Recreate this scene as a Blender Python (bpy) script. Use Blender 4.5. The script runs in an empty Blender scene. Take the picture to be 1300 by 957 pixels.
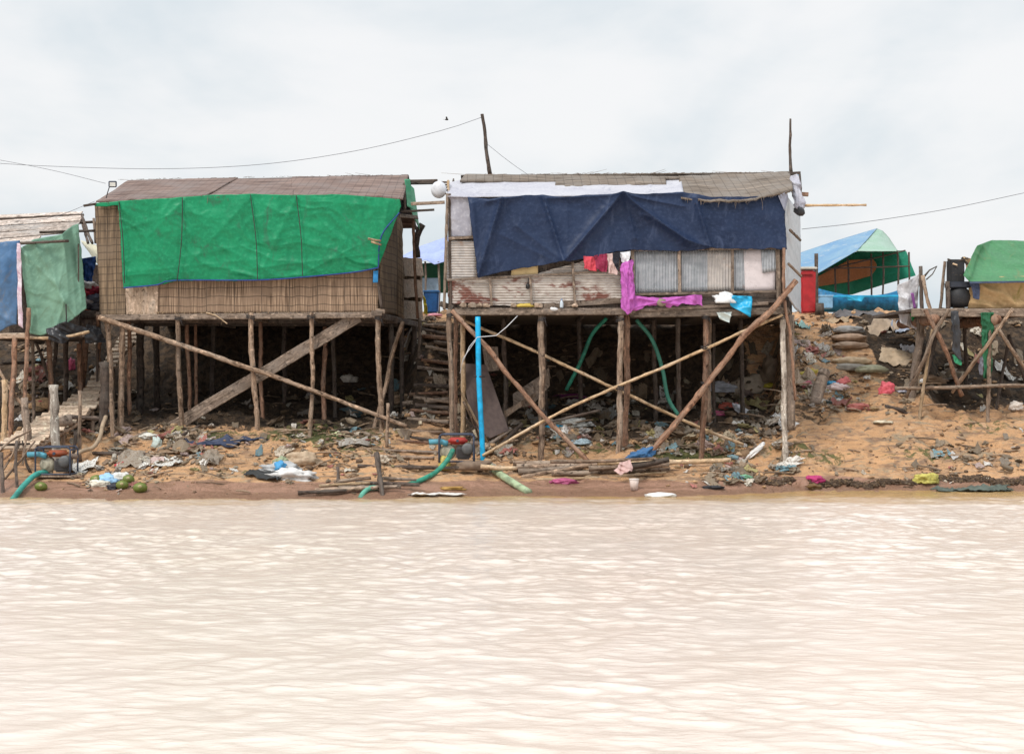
import bpy, math, random
import numpy as np
from mathutils import Vector, noise as mnoise

random.seed(7)
rng = np.random.RandomState(7)
C = bpy.context.scene.collection
F = 1700.0; CAM_Y = -29.0; CAM_Z = 2.2; HX, HY = 650.0, 487.0

# ------------------------------------------------------------------ noise
_perm = rng.permutation(4096)
def _h(ix, iy):
    return _perm[(ix + _perm[iy & 4095]) & 4095] / 4095.0
def vnoise(x, y):
    x = np.asarray(x, float); y = np.asarray(y, float)
    ix = np.floor(x).astype(int); iy = np.floor(y).astype(int)
    fx = x - ix; fy = y - iy
    fx = fx*fx*fx*(fx*(fx*6-15)+10); fy = fy*fy*fy*(fy*(fy*6-15)+10)
    a = _h(ix & 4095, iy); b = _h((ix+1) & 4095, iy); c = _h(ix & 4095, iy+1); d = _h((ix+1) & 4095, iy+1)
    return (a*(1-fx)+b*fx)*(1-fy) + (c*(1-fx)+d*fx)*fy
def fbm(x, y, octv=4, gain=.5):
    s = 0; a = 1; t = 0
    for o in range(octv):
        s = s + a*(vnoise(x*2**o+17.3*o, y*2**o+9.1*o)*2-1); t += a; a *= gain
    return s/t
def ridge(x, y, octv=3):
    s = 0; a = 1; t = 0
    for o in range(octv):
        s = s + a*(1-np.abs(vnoise(x*2**o+31.7*o, y*2**o+5.3*o)*2-1)*2); t += a; a *= .5
    return s/t
def sstep(a, b, x):
    t = np.clip((np.asarray(x, float)-a)/(b-a), 0, 1); return t*t*(3-2*t)

# ------------------------------------------------------------------ pixel <-> world
def P(px, py, Y):
    d = Y - CAM_Y
    return Vector(((px-HX)/F*d, Y, CAM_Z + (HY-py)/F*d))
def wx(px, Y=0): return (px-HX)/F*(Y-CAM_Y)

_YL = [-40,-8,-4.6,-3.3,-2.4,-1.2,0,1.2,3,5,6.5,8,30,900]
_ZL = [-2.5,-1.6,-.55,.03,.24,.52,.86,1.12,1.9,3.0,3.7,4.08,4.3,4.4]
_YM = [-40,-8,-4.2,-2.85,-2,-1,0,1,3,5,6.5,8,30,900]
_ZM = [-2.5,-1.8,-.6,.03,.2,.38,.6,.92,1.8,3.0,3.8,4.08,4.3,4.4]
_YR = [-40,-8,-3.2,-1.55,-.8,0,1,2,3,5,6.5,8,30,900]
_ZR = [-2.5,-1.9,-.75,.03,.26,.56,1.02,1.52,2.05,3.1,3.85,4.12,4.3,4.4]
def carve(X, Y):  # hollow added under the stilt buildings so the ground sinks into shade
    d = Y-CAM_Y; px = HX + X/d*F
    m = sstep(120, 150, px)*(1-sstep(505, 530, px)) + sstep(585, 610, px)*(1-sstep(975, 1000, px)) + .6*sstep(1170, 1195, px)
    return m*np.interp(Y, [1.6, 2.8, 5.6, 7.4], [0, .6, 1.5, 0])
def zg(X, Y):
    X = np.asarray(X, float); Y = np.asarray(Y, float)
    Yw = Y + .26*fbm(X*.45, X*0+3.1, 3) + .09*fbm(X*2.3, X*0+8.1, 3)
    a = np.interp(Yw, _YL, _ZL); b = np.interp(Yw, _YM, _ZM); c = np.interp(Yw, _YR, _ZR)
    s1 = sstep(-3.0, -.5, X); s2 = sstep(3.2, 6.2, X)
    z = (a*(1-s1)+b*s1)*(1-s2)+c*s2
    band = sstep(-3.2, -1.2, Y)*(1-sstep(9, 12, Y))
    z = z + band*(.17*fbm(X*.8+4, Y*.9, 3) + .13*ridge(X*1.3+9, Y*2.1+2, 3)*sstep(-2, 0, Y) + .07*fbm(X*3.1, Y*3.7, 4) + .035*ridge(X*4.1, Y*7, 3)*sstep(-2.6, -1.4, Y))
    # small eroded ledges
    st = np.sin((z*7.5 + .9*fbm(X*.7, Y*.7, 2)*3)); z = z + band*.025*st
    # a scooped hollow beside the left pump and below the big house
    for (hx, hy, r, dpt) in ((-4.9,-1.35,.75,.22), (-4.0,-1.6,.5,.14), (3.9,.1,.9,.2), (4.9,-.15,.6,.16)):
        z = z - dpt*np.exp(-(((X-hx)/r)**2 + ((Y-hy)/(r*.45))**2))
    for (hx, hy, r, ht) in ((-6.3,-1.2,1.1,.16), (5.8,.3,.7,.22), (5.1,-.3,.5,.12), (-8.0,-1.3,.5,.2), (2.6,0,.5,.12), (7.6,1.0,.8,.1)):
        z = z + ht*np.exp(-(((X-hx)/r)**2 + ((Y-hy)/(r*.5))**2))
    z = z - carve(X, Y)
    # earth path cut on the right
    z = z - .12*np.exp(-((X-7.9-.12*(Y-2))/.55)**2)*sstep(1, 2.5, Y)*(1-sstep(7, 9, Y))
    z = np.where(Y < -1, z + .012*fbm(X*9, Y*9, 2), z)
    return z
def G(px, py):
    """where the line of sight through this place on the bank meets the ground"""
    dx = (px-HX)/F; dz = (HY-py)/F
    d = np.linspace(24.5, 60, 1800)
    f = CAM_Z + dz*d - zg(dx*d, d+CAM_Y)
    i = int(np.argmax(f < 0)) if (f < 0).any() else 1700
    dd = d[i]
    return Vector((dx*dd, dd+CAM_Y, float(zg(dx*dd, dd+CAM_Y))))
def gz(x, y): return float(zg(x, y))

# ------------------------------------------------------------------ object helpers
ORG = {}
def setp(o, label=None, cat=None, group=None, kind=None):
    if label: o['label'] = label
    if cat: o['category'] = cat
    if group: o['group'] = group
    if kind: o['kind'] = kind
    return o
def thing(name, loc, label, cat, group=None):
    o = bpy.data.objects.new(name, None); C.objects.link(o); o.location = loc
    o.empty_display_size = .2
    ORG[o.name] = Vector(loc); return setp(o, label, cat, group)
class MB:
    def __init__(s): s.v = []; s.f = []; s.uv = []; s.col = []; s.mi = []; s.usecol = False
    def add(s, vs, fs, uvs=None, col=None, mi=0):
        n = len(s.v); s.v += [tuple(v) for v in vs]
        for k, f in enumerate(fs):
            s.f.append([i+n for i in f]); s.mi.append(mi)
            if uvs is None: s.uv += [(vs[i][0]+vs[i][1], vs[i][2]) for i in f]
            else: s.uv += [tuple(uvs[i]) for i in f]
        if col is not None: s.usecol = True
        s.col += [col if col is not None else (1,1,1)]*len(vs)
        return s
    def build(s, name, mat, parent=None, smooth=False, label=None, cat=None, group=None, kind=None):
        me = bpy.data.meshes.new(name)
        if parent is not None: org = ORG[parent.name]
        else:
            a = np.array(s.v); org = Vector((float(a[:,0].mean()), float(a[:,1].mean()), float(a[:,2].min())))
        me.from_pydata([(x-org.x, y-org.y, z-org.z) for x, y, z in s.v], [], s.f)
        uvl = me.uv_layers.new(name='UVMap'); uvl.data.foreach_set('uv', np.array(s.uv, float).ravel())
        if s.usecol:
            ca = me.color_attributes.new('Col', 'FLOAT_COLOR', 'POINT')
            ca.data.foreach_set('color', np.hstack([np.array(s.col, float), np.ones((len(s.col),1))]).ravel())
        for m in (mat if isinstance(mat, (list, tuple)) else [mat]): me.materials.append(m)
        if isinstance(mat, (list, tuple)): me.polygons.foreach_set('material_index', s.mi)
        me.polygons.foreach_set('use_smooth', [smooth]*len(me.polygons)); me.update()
        o = bpy.data.objects.new(name, me); C.objects.link(o)
        if parent is not None: o.parent = parent
        else: o.location = org
        ORG[o.name] = org
        return setp(o, label, cat, group, kind)

def resample(pts, step):
    pts = [Vector(p) for p in pts]
    if len(pts) == 2: seg = [(pts[0].lerp(pts[1], t)) for t in np.linspace(0, 1, max(2, int((pts[1]-pts[0]).length/step)+1))]; return seg
    out = []
    q = [pts[0]*2-pts[1]] + pts + [pts[-1]*2-pts[-2]]
    for i in range(1, len(q)-2):
        n = max(1, int((q[i+1]-q[i]).length/step))
        for k in range(n):
            t = k/n
            out.append(.5*((2*q[i]) + (-q[i-1]+q[i+1])*t + (2*q[i-1]-5*q[i]+4*q[i+1]-q[i+2])*t*t + (-q[i-1]+3*q[i]-3*q[i+1]+q[i+2])*t**3))
    out.append(pts[-1]); return out
def tube(mb, pts, r0, r1=None, n=8, step=.12, wob=.012, knot=.12, seed=None, col=None):
    """a rough round pole or hose along pts"""
    if r1 is None: r1 = r0
    sd = random.uniform(0, 500) if seed is None else seed
    ps = resample(pts, step); m = len(ps)
    up = Vector((0,0,1)); vs = []; uvs = []
    L = 0; prev = None
    for i, p in enumerate(ps):
        t = (ps[min(i+1, m-1)]-ps[max(i-1, 0)]).normalized()
        if prev is None:
            a = t.orthogonal().normalized()
        else:
            a = (prev - t*prev.dot(t)).normalized()
        prev = a; b = t.cross(a)
        f = i/(m-1); r = r0+(r1-r0)*f
        k = 1 + knot*mnoise.noise(Vector((sd, i*.9, 0)))*1.6
        if i > 0: L += (p-ps[i-1]).length
        off = Vector((mnoise.noise(Vector((sd, L*1.1, 3))), mnoise.noise(Vector((sd+9, L*1.1, 3))), 0))*wob*2.2 + Vector((mnoise.noise(Vector((sd, L*4, 3))), 0, 0))*wob*.6
        for j in range(n):
            an = 2*math.pi*j/n
            rr = r*k*(1+knot*.5*mnoise.noise(Vector((sd+j*1.7, L*5, 7))))
            vs.append(p+off+(a*math.cos(an)+b*math.sin(an))*rr); uvs.append((j/n*.3+sd, L+sd))
    fs = []
    for i in range(m-1):
        for j in range(n):
            fs.append((i*n+j, i*n+(j+1)%n, (i+1)*n+(j+1)%n, (i+1)*n+j))
    fs.append(tuple(range(n))[::-1]); fs.append(tuple((m-1)*n+j for j in range(n)))
    return mb.add(vs, fs, uvs, col)
def board(mb, a, b, w, t, side=Vector((0,-1,0)), col=None, ch=.18):
    """a sawn board from a to b: w wide across the face that looks to `side`, t thick, with slightly uneven chamfered edges"""
    a = Vector(a); b = Vector(b); d = (b-a); L = d.length; d.normalize()
    n = (side - d*side.dot(d)).normalized(); wv = d.cross(n).normalized()
    m = max(2, int(L/.35)+1); vs = []; uvs = []; c = min(w, t)*ch
    sd = random.uniform(0, 90)
    prof = [(-w/2+c,-t/2),(w/2-c,-t/2),(w/2,-t/2+c),(w/2,t/2-c),(w/2-c,t/2),(-w/2+c,t/2),(-w/2,t/2-c),(-w/2,-t/2+c)]
    for i in range(m):
        s = i/(m-1)
        j = wv*(mnoise.noise(Vector((sd, s*L*1.5, 0)))*w*.06) + n*(mnoise.noise(Vector((sd+5, s*L, 0)))*t*.2)
        p = a+d*L*s + (d*(mnoise.noise(Vector((sd,9,s))))*.03 if i in (0, m-1) else Vector())
        for k, (x, y) in enumerate(prof):
            vs.append(p+j+wv*x+n*y); uvs.append((x+y+sd, s*L+sd))
    fs = [(i*8+k, i*8+(k+1)%8, (i+1)*8+(k+1)%8, (i+1)*8+k) for i in range(m-1) for k in range(8)]
    fs += [tuple(range(8))[::-1], tuple((m-1)*8+k for k in range(8))]
    return mb.add(vs, fs, uvs, col)
def poly_at(pts, n):
    pts = np.array(pts, float); s = np.r_[0, np.cumsum(np.hypot(*np.diff(pts[:, :2], axis=0).T))]; s /= s[-1]
    u = np.linspace(0, 1, n)
    return np.stack([np.interp(u, s, pts[:, k]) for k in range(pts.shape[1])], 1)
def sheet(mb, top, bot, nu, nv, folds=(), wr=.02, wsc=3.0, ani=.5, seed=0, th=.008, sag=0, edge=0, corr=None, billow=0):
    """cloth or sheet between two edges given as (px, py, Y); folds = (x0,y0,x1,y1,amp,width) ridges raised out of its face;
    corr = ('h'|'v', pitch, amp) presses corrugations; th gives it real thickness"""
    T = poly_at(top, nu); B = poly_at(bot, nu)
    v = np.linspace(0, 1, nv)[:, None, None]
    A = T[None]*(1-v)+B[None]*v
    px, py, Y = A[...,0].copy(), A[...,1].copy(), A[...,2].copy()
    uu = np.linspace(0, 1, nu)[None]*np.ones((nv,1)); vv = v[...,0]*np.ones((1,nu))
    if edge:
        py = py + edge*fbm(px*.09+seed, px*0+seed, 3)*vv**3*1.6 + edge*.4*fbm(px*.1+seed+5, px*0+seed, 2)*(1-vv)**4
        px = px + edge*.7*fbm(py*.12+seed, py*0+seed*2, 2)*(np.abs(uu-.5)*2)**6
    d = Y-CAM_Y
    X = (px-HX)/F*d; Z = CAM_Z+(HY-py)/F*d
    D = np.zeros_like(X)
    for (x0,y0,x1,y1,amp,w) in folds:
        ex, ey = x1-x0, y1-y0; L2 = ex*ex+ey*ey
        t = np.clip(((px-x0)*ex+(py-y0)*ey)/L2, -.05, 1.05)
        q = np.hypot(px-x0-t*ex, py-y0-t*ey)
        D += amp*np.exp(-(q/w)**1.0)*(1-.35*t)
    if wr:
        w1 = fbm(X*.9, Z*.9+seed, 2)*1.2
        D += wr*(ridge(X*wsc*ani+w1+seed, Z*wsc+w1+X*wsc*.5, 3)) + wr*.6*fbm(X*wsc*2.2+seed, Z*wsc*1.2, 3) + wr*.9*fbm(X*1.1+seed*3, Z*1.4, 2)
    if billow: D += billow*np.sin(np.pi*uu)*np.sin(np.pi*np.clip(vv,0,1))
    if corr:
        k, pit, amp = corr
        c = Z if k == 'h' else X
        D += amp*np.sin(2*np.pi*c/pit)
    Yo = Y - D
    # uv in metres
    U = (X); V = np.r_[np.zeros((1,nu)), np.cumsum(np.sqrt(np.diff(Z,axis=0)**2+np.diff(Y,axis=0)**2),0)]
    V = V[-1:]-V
    n = nu*nv
    fr = np.stack([X, Yo, Z], -1).reshape(-1,3)
    # outward offset for thickness: along the sheet's rough normal
    nx = Vector((float(X[nv//2,-1]-X[nv//2,0]), float(Y[nv//2,-1]-Y[nv//2,0]), float(Z[nv//2,-1]-Z[nv//2,0])))
    ny = Vector((float(X[-1,nu//2]-X[0,nu//2]), float(Y[-1,nu//2]-Y[0,nu//2]), float(Z[-1,nu//2]-Z[0,nu//2])))
    nn = nx.cross(ny); nn.normalize()
    if nn.y < 0: nn = -nn
    bk = fr + np.array(nn)*th
    uv = np.stack([U, V], -1).reshape(-1,2).tolist()
    idx = lambda i, j, o=0: o+i*nu+j
    fs = []
    for i in range(nv-1):
        for j in range(nu-1):
            fs.append((idx(i,j), idx(i+1,j), idx(i+1,j+1), idx(i,j+1)))
            fs.append((idx(i,j,n), idx(i,j+1,n), idx(i+1,j+1,n), idx(i+1,j,n)))
    for j in range(nu-1):
        fs.append((idx(0,j), idx(0,j+1), idx(0,j+1,n), idx(0,j,n)))
        fs.append((idx(nv-1,j+1), idx(nv-1,j), idx(nv-1,j,n), idx(nv-1,j+1,n)))
    for i in range(nv-1):
        fs.append((idx(i+1,0), idx(i,0), idx(i,0,n), idx(i+1,0,n)))
        fs.append((idx(i,nu-1), idx(i+1,nu-1), idx(i+1,nu-1,n), idx(i,nu-1,n)))
    return mb.add(np.vstack([fr, bk]).tolist(), fs, uv+uv)
_ico = {}
def ico(sub):
    if sub not in _ico:
        import bmesh
        bm = bmesh.new(); bmesh.ops.create_icosphere(bm, subdivisions=sub, radius=1)
        bm.verts.index_update()
        _ico[sub] = (np.array([v.co[:] for v in bm.verts]), [tuple(v.index for v in f.verts) for f in bm.faces]); bm.free()
    return _ico[sub]
def lump(mb, c, s, rough=.35, sub=2, rot=0, seed=None, fr=1.6, flat=-.55, tilt=0, col=None):
    """a crumpled or stony lump: s = half sizes, flattened underneath"""
    V, Fc = ico(sub); sd = random.uniform(0, 99) if seed is None else seed
    vs = []
    cr, sr = math.cos(rot), math.sin(rot); ct, st_ = math.cos(tilt), math.sin(tilt)
    for v in V:
        n = mnoise.noise(Vector(v)*fr+Vector((sd,0,0)))
        n2 = abs(mnoise.noise(Vector(v)*fr*2.3+Vector((sd,5,0))))
        k = 1+rough*(n*1.1-n2*1.2+.2)
        if sub > 2: k += rough*.5*(abs(mnoise.noise(Vector(v)*fr*4.5+Vector((sd,2,7))))-.2)
        x, y, z = v*k
        z = max(z, flat)
        x *= s[0]; y *= s[1]; z *= s[2]
        x, z = x*ct-z*st_, x*st_+z*ct
        vs.append((c[0]+x*cr-y*sr, c[1]+x*sr+y*cr, c[2]+z))
    return mb.add(vs, Fc, None, col)
def rag(mb, c, w, h, rot=0, amp=.05, n=9, seed=0, up=.02, col=None, conform=True, tilt=0):
    """a flat crumpled cloth lying over the ground"""
    vs = []
    cr, sr = math.cos(rot), math.sin(rot)
    for k in (0, 1):
        for i in range(n):
            for j in range(n):
                u = (i/(n-1)-.5)*w*(1+.25*mnoise.noise(Vector((j*.5, seed, 1)))); v = (j/(n-1)-.5)*h*(1+.25*mnoise.noise(Vector((i*.5, seed, 8))))
                x = c[0]+u*cr-v*sr; y = c[1]+u*sr+v*cr
                b = (max(gz(x, y), .0) if conform else c[2]+v*tilt)
                q = abs(mnoise.noise(Vector((u*9+seed, v*9, seed))))*1.4+.5*abs(mnoise.noise(Vector((u*20+seed, v*20, seed))))
                vs.append((x, y, b+up+amp*q+(.006 if k == 0 else 0)))
    m = n*n; fs = []
    for i in range(n-1):
        for j in range(n-1):
            a = i*n+j
            fs.append((a, a+n, a+n+1, a+1)); fs.append((m+a, m+a+1, m+a+n+1, m+a+n))
    for i in range(n-1):
        for (a, b) in ((i, i+1), ((n-1)*n+i, (n-1)*n+i+1), (i*n, (i+1)*n), (i*n+n-1, (i+1)*n+n-1)): fs.append((a, b, m+b, m+a))
    return mb.add(vs, fs, None, col)
def rev(mb, c, prof, axis=Vector((0,0,1)), n=16, col=None):
    """turned shape: prof = [(r, h)] along axis from c"""
    axis = Vector(axis).normalized(); a = axis.orthogonal().normalized(); b = axis.cross(a); c = Vector(c)
    vs = [c+axis*h+(a*math.cos(2*math.pi*j/n)+b*math.sin(2*math.pi*j/n))*r for r, h in prof for j in range(n)]
    m = len(prof)
    fs = [(i*n+j, i*n+(j+1)%n, (i+1)*n+(j+1)%n, (i+1)*n+j) for i in range(m-1) for j in range(n)]
    fs += [tuple(range(n))[::-1], tuple((m-1)*n+j for j in range(n))]
    return mb.add(vs, fs, None, col)
def bx(mb, c, s, rot=0, ch=.012, col=None, taper=1.0, tiltx=0):
    """box with chamfered edges, c = centre, s = full sizes"""
    import bmesh
    bm = bmesh.new(); bmesh.ops.create_cube(bm, size=1)
    for v in bm.verts:
        v.co = Vector((v.co.x*s[0], v.co.y*s[1], v.co.z*s[2]))
        if v.co.z < 0: v.co.x *= taper; v.co.y *= taper
    bmesh.ops.bevel(bm, geom=bm.edges[:]+bm.verts[:], offset=min(ch, min(s)*.3), segments=2, affect='EDGES')
    bm.verts.index_update(); cr, sr = math.cos(rot), math.sin(rot)
    vs = []
    for v in bm.verts:
        x, y, z = v.co; z += x*tiltx
        vs.append((c[0]+x*cr-y*sr, c[1]+x*sr+y*cr, c[2]+z))
    fs = [tuple(v.index for v in f.verts) for f in bm.faces]; bm.free()
    return mb.add(vs, fs, None, col)

# ------------------------------------------------------------------ materials
def srgb(r, g, b):
    return tuple(((c/255)/12.92 if c/255 <= .04045 else ((c/255+.055)/1.055)**2.4) for c in (r, g, b))
def nmat(name):
    m = bpy.data.materials.new(name); m.use_nodes = True
    nt = m.node_tree; return m, nt, nt.nodes['Principled BSDF']
def N(nt, typ, **kw):
    n = nt.nodes.new(typ)
    for k, v in kw.items():
        if k.startswith('i_'): n.inputs[k[2:].replace('_', ' ')].default_value = v
        else: setattr(n, k, v)
    return n
def mixc(nt, fac, a, b, mode='MIX'):
    n = nt.nodes.new('ShaderNodeMix'); n.data_type = 'RGBA'; n.blend_type = mode
    for sock, val in ((n.inputs[0], fac), (n.inputs[6], a), (n.inputs[7], b)):
        if hasattr(val, 'links') or isinstance(val, bpy.types.NodeSocket): nt.links.new(val, sock)
        else: sock.default_value = (*val, 1) if isinstance(val, tuple) and len(val) == 3 else val
    return n.outputs[2]
def ramp(nt, fac, lo, hi):
    n = nt.nodes.new('ShaderNodeMapRange'); n.inputs['From Min'].default_value = lo; n.inputs['From Max'].default_value = hi
    n.interpolation_type = 'SMOOTHSTEP'
    nt.links.new(fac, n.inputs['Value']); return n.outputs[0]
def coords(nt, kind='Object', scale=(1,1,1), rot=(0,0,0)):
    tc = nt.nodes.new('ShaderNodeTexCoord'); mp = nt.nodes.new('ShaderNodeMapping')
    mp.inputs['Scale'].default_value = scale; mp.inputs['Rotation'].default_value = rot
    nt.links.new(tc.outputs[kind], mp.inputs['Vector']); return mp.outputs[0]
def noise(nt, vec, scale, detail=4, rough=.55, dist=0):
    n = N(nt, 'ShaderNodeTexNoise', i_Scale=scale, i_Detail=detail, i_Roughness=rough, i_Distortion=dist)
    nt.links.new(vec, n.inputs['Vector']); return n.outputs['Fac']
def bump(nt, b, h, strength=.4, dist=.02):
    n = N(nt, 'ShaderNodeBump', i_Strength=strength, i_Distance=dist)
    nt.links.new(h, n.inputs['Height']); nt.links.new(n.outputs[0], b.inputs['Normal'])
def wood_mat(name, dark, light, grey=None, rough=.85, knots=True):
    m, nt, b = nmat(name)
    v = coords(nt, 'UV', (30, 2.2, 1)); n1 = noise(nt, v, 1.0, 5, .6, .4)
    v2 = coords(nt, 'UV', (4, 1.2, 1)); n2 = noise(nt, v2, 1.3, 3)
    oi = nt.nodes.new('ShaderNodeObjectInfo')
    c = mixc(nt, ramp(nt, n1, .3, .72), dark, light)
    if grey: c = mixc(nt, ramp(nt, n2, .42, .68), c, grey)
    v5 = coords(nt, 'UV', (14, 9, 1)); n5 = noise(nt, v5, 1.0, 4, .65, .8)
    c = mixc(nt, ramp(nt, n5, .52, .70), c, tuple(x*.45 for x in dark)); c = mixc(nt, ramp(nt, n5, .46, .30), c, tuple(min(.8, x*1.45) for x in light))
    hv = nt.nodes.new('ShaderNodeHueSaturation'); nt.links.new(c, hv.inputs['Color'])
    mr = nt.nodes.new('ShaderNodeMapRange'); nt.links.new(oi.outputs['Random'], mr.inputs['Value'])
    mr.inputs['To Min'].default_value = .7; mr.inputs['To Max'].default_value = 1.3; nt.links.new(mr.outputs[0], hv.inputs['Value'])
    nt.links.new(hv.outputs[0], b.inputs['Base Color']); b.inputs['Roughness'].default_value = rough
    b.inputs['Specular IOR Level'].default_value = .25
    bump(nt, b, n1, .6, .01); return m
def cloth_mat(name, col, col2=None, rough=.6, stain=None, weave=True, trans=0, spec=.35, sc=1.2):
    m, nt, b = nmat(name)
    v = coords(nt, 'UV', (1,1,1)); n1 = noise(nt, v, sc, 5, .6, .6); n2 = noise(nt, v, 14, 4, .6)
    col2 = col2 or tuple(c*.8 for c in col)
    c = mixc(nt, ramp(nt, n1, .32, .7), col, col2)
    c = mixc(nt, ramp(nt, n2, .45, .8), c, tuple(min(1, x*1.15+.01) for x in col))
    if stain:
        n3 = noise(nt, coords(nt, 'UV', (1.6,.8,1)), 1.7, 6, .72, 1.0); c = mixc(nt, ramp(nt, n3, .53, .74), c, stain)
    nt.links.new(c, b.inputs['Base Color']); b.inputs['Roughness'].default_value = rough
    b.inputs['Specular IOR Level'].default_value = spec
    # fine crinkles of a much-folded sheet
    v3 = coords(nt, 'UV', (1.1,3.2,1), (0,0,.12)); rn = N(nt, 'ShaderNodeTexNoise', noise_type='RIDGED_MULTIFRACTAL', i_Scale=1.7, i_Detail=6, i_Roughness=.55, i_Distortion=.7)
    nt.links.new(v3, rn.inputs['Vector'])
    ad = nt.nodes.new('ShaderNodeMath'); ad.operation = 'MULTIPLY_ADD'; ad.inputs[1].default_value = .35; nt.links.new(n2, ad.inputs[0]); nt.links.new(rn.outputs['Fac'], ad.inputs[2])
    bump(nt, b, ad.outputs[0], .38, .03)
    return m
def mat_mat(name, dark, light, grey, sx=58, cell=(0.16, 0.5), vertical=True, line=.012, op=.8):
    """split-bamboo blind: fine slats, darker where cords run across"""
    m, nt, b = nmat(name)
    v = coords(nt, 'UV', (1,1,1)); sep = nt.nodes.new('ShaderNodeSeparateXYZ')
    # let the lines wander a little
    wn = N(nt, 'ShaderNodeTexNoise', i_Scale=1.6, i_Detail=2); nt.links.new(v, wn.inputs['Vector'])
    wa = nt.nodes.new('ShaderNodeVectorMath'); wa.operation = 'MULTIPLY_ADD'
    wa.inputs[1].default_value = (.05,.06,0); nt.links.new(wn.outputs['Color'], wa.inputs[0]); nt.links.new(v, wa.inputs[2])
    nt.links.new(wa.outputs[0], sep.inputs[0])
    s = (sx, 1.3, 1) if vertical else (1.3, sx, 1)
    v1 = coords(nt, 'UV', s); n1 = noise(nt, v1, 1, 2, .5)
    v2 = coords(nt, 'UV', (s[0]*.35, s[1]*.5, 1)); n2 = noise(nt, v2, 1, 2, .5)
    n3 = noise(nt, v, 1.1, 4, .6)
    c = mixc(nt, ramp(nt, n1, .34, .68), dark, light)
    c = mixc(nt, ramp(nt, n2, .5, .75), c, tuple(min(1, x*1.35) for x in light))
    c = mixc(nt, ramp(nt, n3, .4, .7), c, grey)
    def lines(sock, period, w):
        a = nt.nodes.new('ShaderNodeMath'); a.operation = 'PINGPONG'; a.inputs[1].default_value = period/2
        nt.links.new(sock, a.inputs[0])
        mr = nt.nodes.new('ShaderNodeMapRange'); mr.inputs['From Min'].default_value = w; mr.inputs['From Max'].default_value = w*2.1
        mr.inputs['To Min'].default_value = 1; mr.inputs['To Max'].default_value = 0
        nt.links.new(a.outputs[0], mr.inputs['Value']); return mr.outputs[0]
    l1 = lines(sep.outputs[1], cell[0], line); l2 = lines(sep.outputs[0], cell[1], line*.9)
    mx = nt.nodes.new('ShaderNodeMath'); mx.operation = 'MAXIMUM'; nt.links.new(l1, mx.inputs[0]); nt.links.new(l2, mx.inputs[1])
    ml = nt.nodes.new('ShaderNodeMath'); ml.operation = 'MULTIPLY'; ml.inputs[1].default_value = op; nt.links.new(mx.outputs[0], ml.inputs[0])
    c = mixc(nt, ml.outputs[0], c, (.035,.028,.024))
    nt.links.new(c, b.inputs['Base Color']); b.inputs['Roughness'].default_value = .85; b.inputs['Specular IOR Level'].default_value = .2
    bump(nt, b, n1, .6, .012); return m
def metal_mat(name, base, base2, rust=(.16,.055,.03), lo=.5, hi=.66, metallic=.35, rough=.5, sc=1.1, st=(1,1,1)):
    m, nt, b = nmat(name)
    v = coords(nt, 'UV', st); n1 = noise(nt, v, sc, 5, .65, .5); n2 = noise(nt, v, sc*7, 4, .6)
    ad = nt.nodes.new('ShaderNodeMath'); ad.operation = 'MULTIPLY_ADD'; ad.inputs[1].default_value = .3
    nt.links.new(n2, ad.inputs[0]); nt.links.new(n1, ad.inputs[2])
    sb = nt.nodes.new('ShaderNodeMath'); sb.operation = 'SUBTRACT'; sb.inputs[1].default_value = .15; nt.links.new(ad.outputs[0], sb.inputs[0])
    f = ramp(nt, sb.outputs[0], lo, hi)
    c = mixc(nt, ramp(nt, n2, .35, .7), base, base2)
    r2 = mixc(nt, n2, rust, tuple(x*1.9 for x in rust)); c = mixc(nt, f, c, r2)
    nt.links.new(c, b.inputs['Base Color'])
    i = nt.nodes.new('ShaderNodeMath'); i.operation = 'MULTIPLY_ADD'; i.inputs[1].default_value = -metallic; i.inputs[2].default_value = metallic
    nt.links.new(f, i.inputs[0]); nt.links.new(i.outputs[0], b.inputs['Metallic'])
    b.inputs['Roughness'].default_value = rough; bump(nt, b, n2, .25, .01); return m
_pm = {}
def plain(col, rough=.6, var=.25, spec=.4, metallic=0, name=None):
    key = (tuple(round(c, 3) for c in col), rough, metallic)
    if key in _pm: return _pm[key]
    m, nt, b = nmat(name or 'coat_%d' % len(_pm))
    v = coords(nt, 'Object'); n1 = noise(nt, v, 5, 5, .6, .4); n2 = noise(nt, v, 28, 3)
    c = mixc(nt, ramp(nt, n1, .35, .7), tuple(min(1, x*(1+var*.5)) for x in col), tuple(x*(1-var) for x in col))
    c = mixc(nt, ramp(nt, n2, .6, .85), c, (.2,.14,.09))
    nt.links.new(c, b.inputs['Base Color']); b.inputs['Roughness'].default_value = rough
    b.inputs['Specular IOR Level'].default_value = spec; b.inputs['Metallic'].default_value = metallic
    bump(nt, b, n1, .3, .02); _pm[key] = m; return m
def vcol_mat(name, rough=.7, bsc=30):
    m, nt, b = nmat(name)
    a = N(nt, 'ShaderNodeAttribute', attribute_name='Col'); v = coords(nt, 'Object'); n1 = noise(nt, v, bsc, 4)
    c = mixc(nt, ramp(nt, n1, .45, .72), a.outputs['Color'], (.17,.11,.06)); nt.links.new(c, b.inputs['Base Color'])
    b.inputs['Roughness'].default_value = rough; b.inputs['Specular IOR Level'].default_value = .3; bump(nt, b, n1, .4, .02); return m

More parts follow.
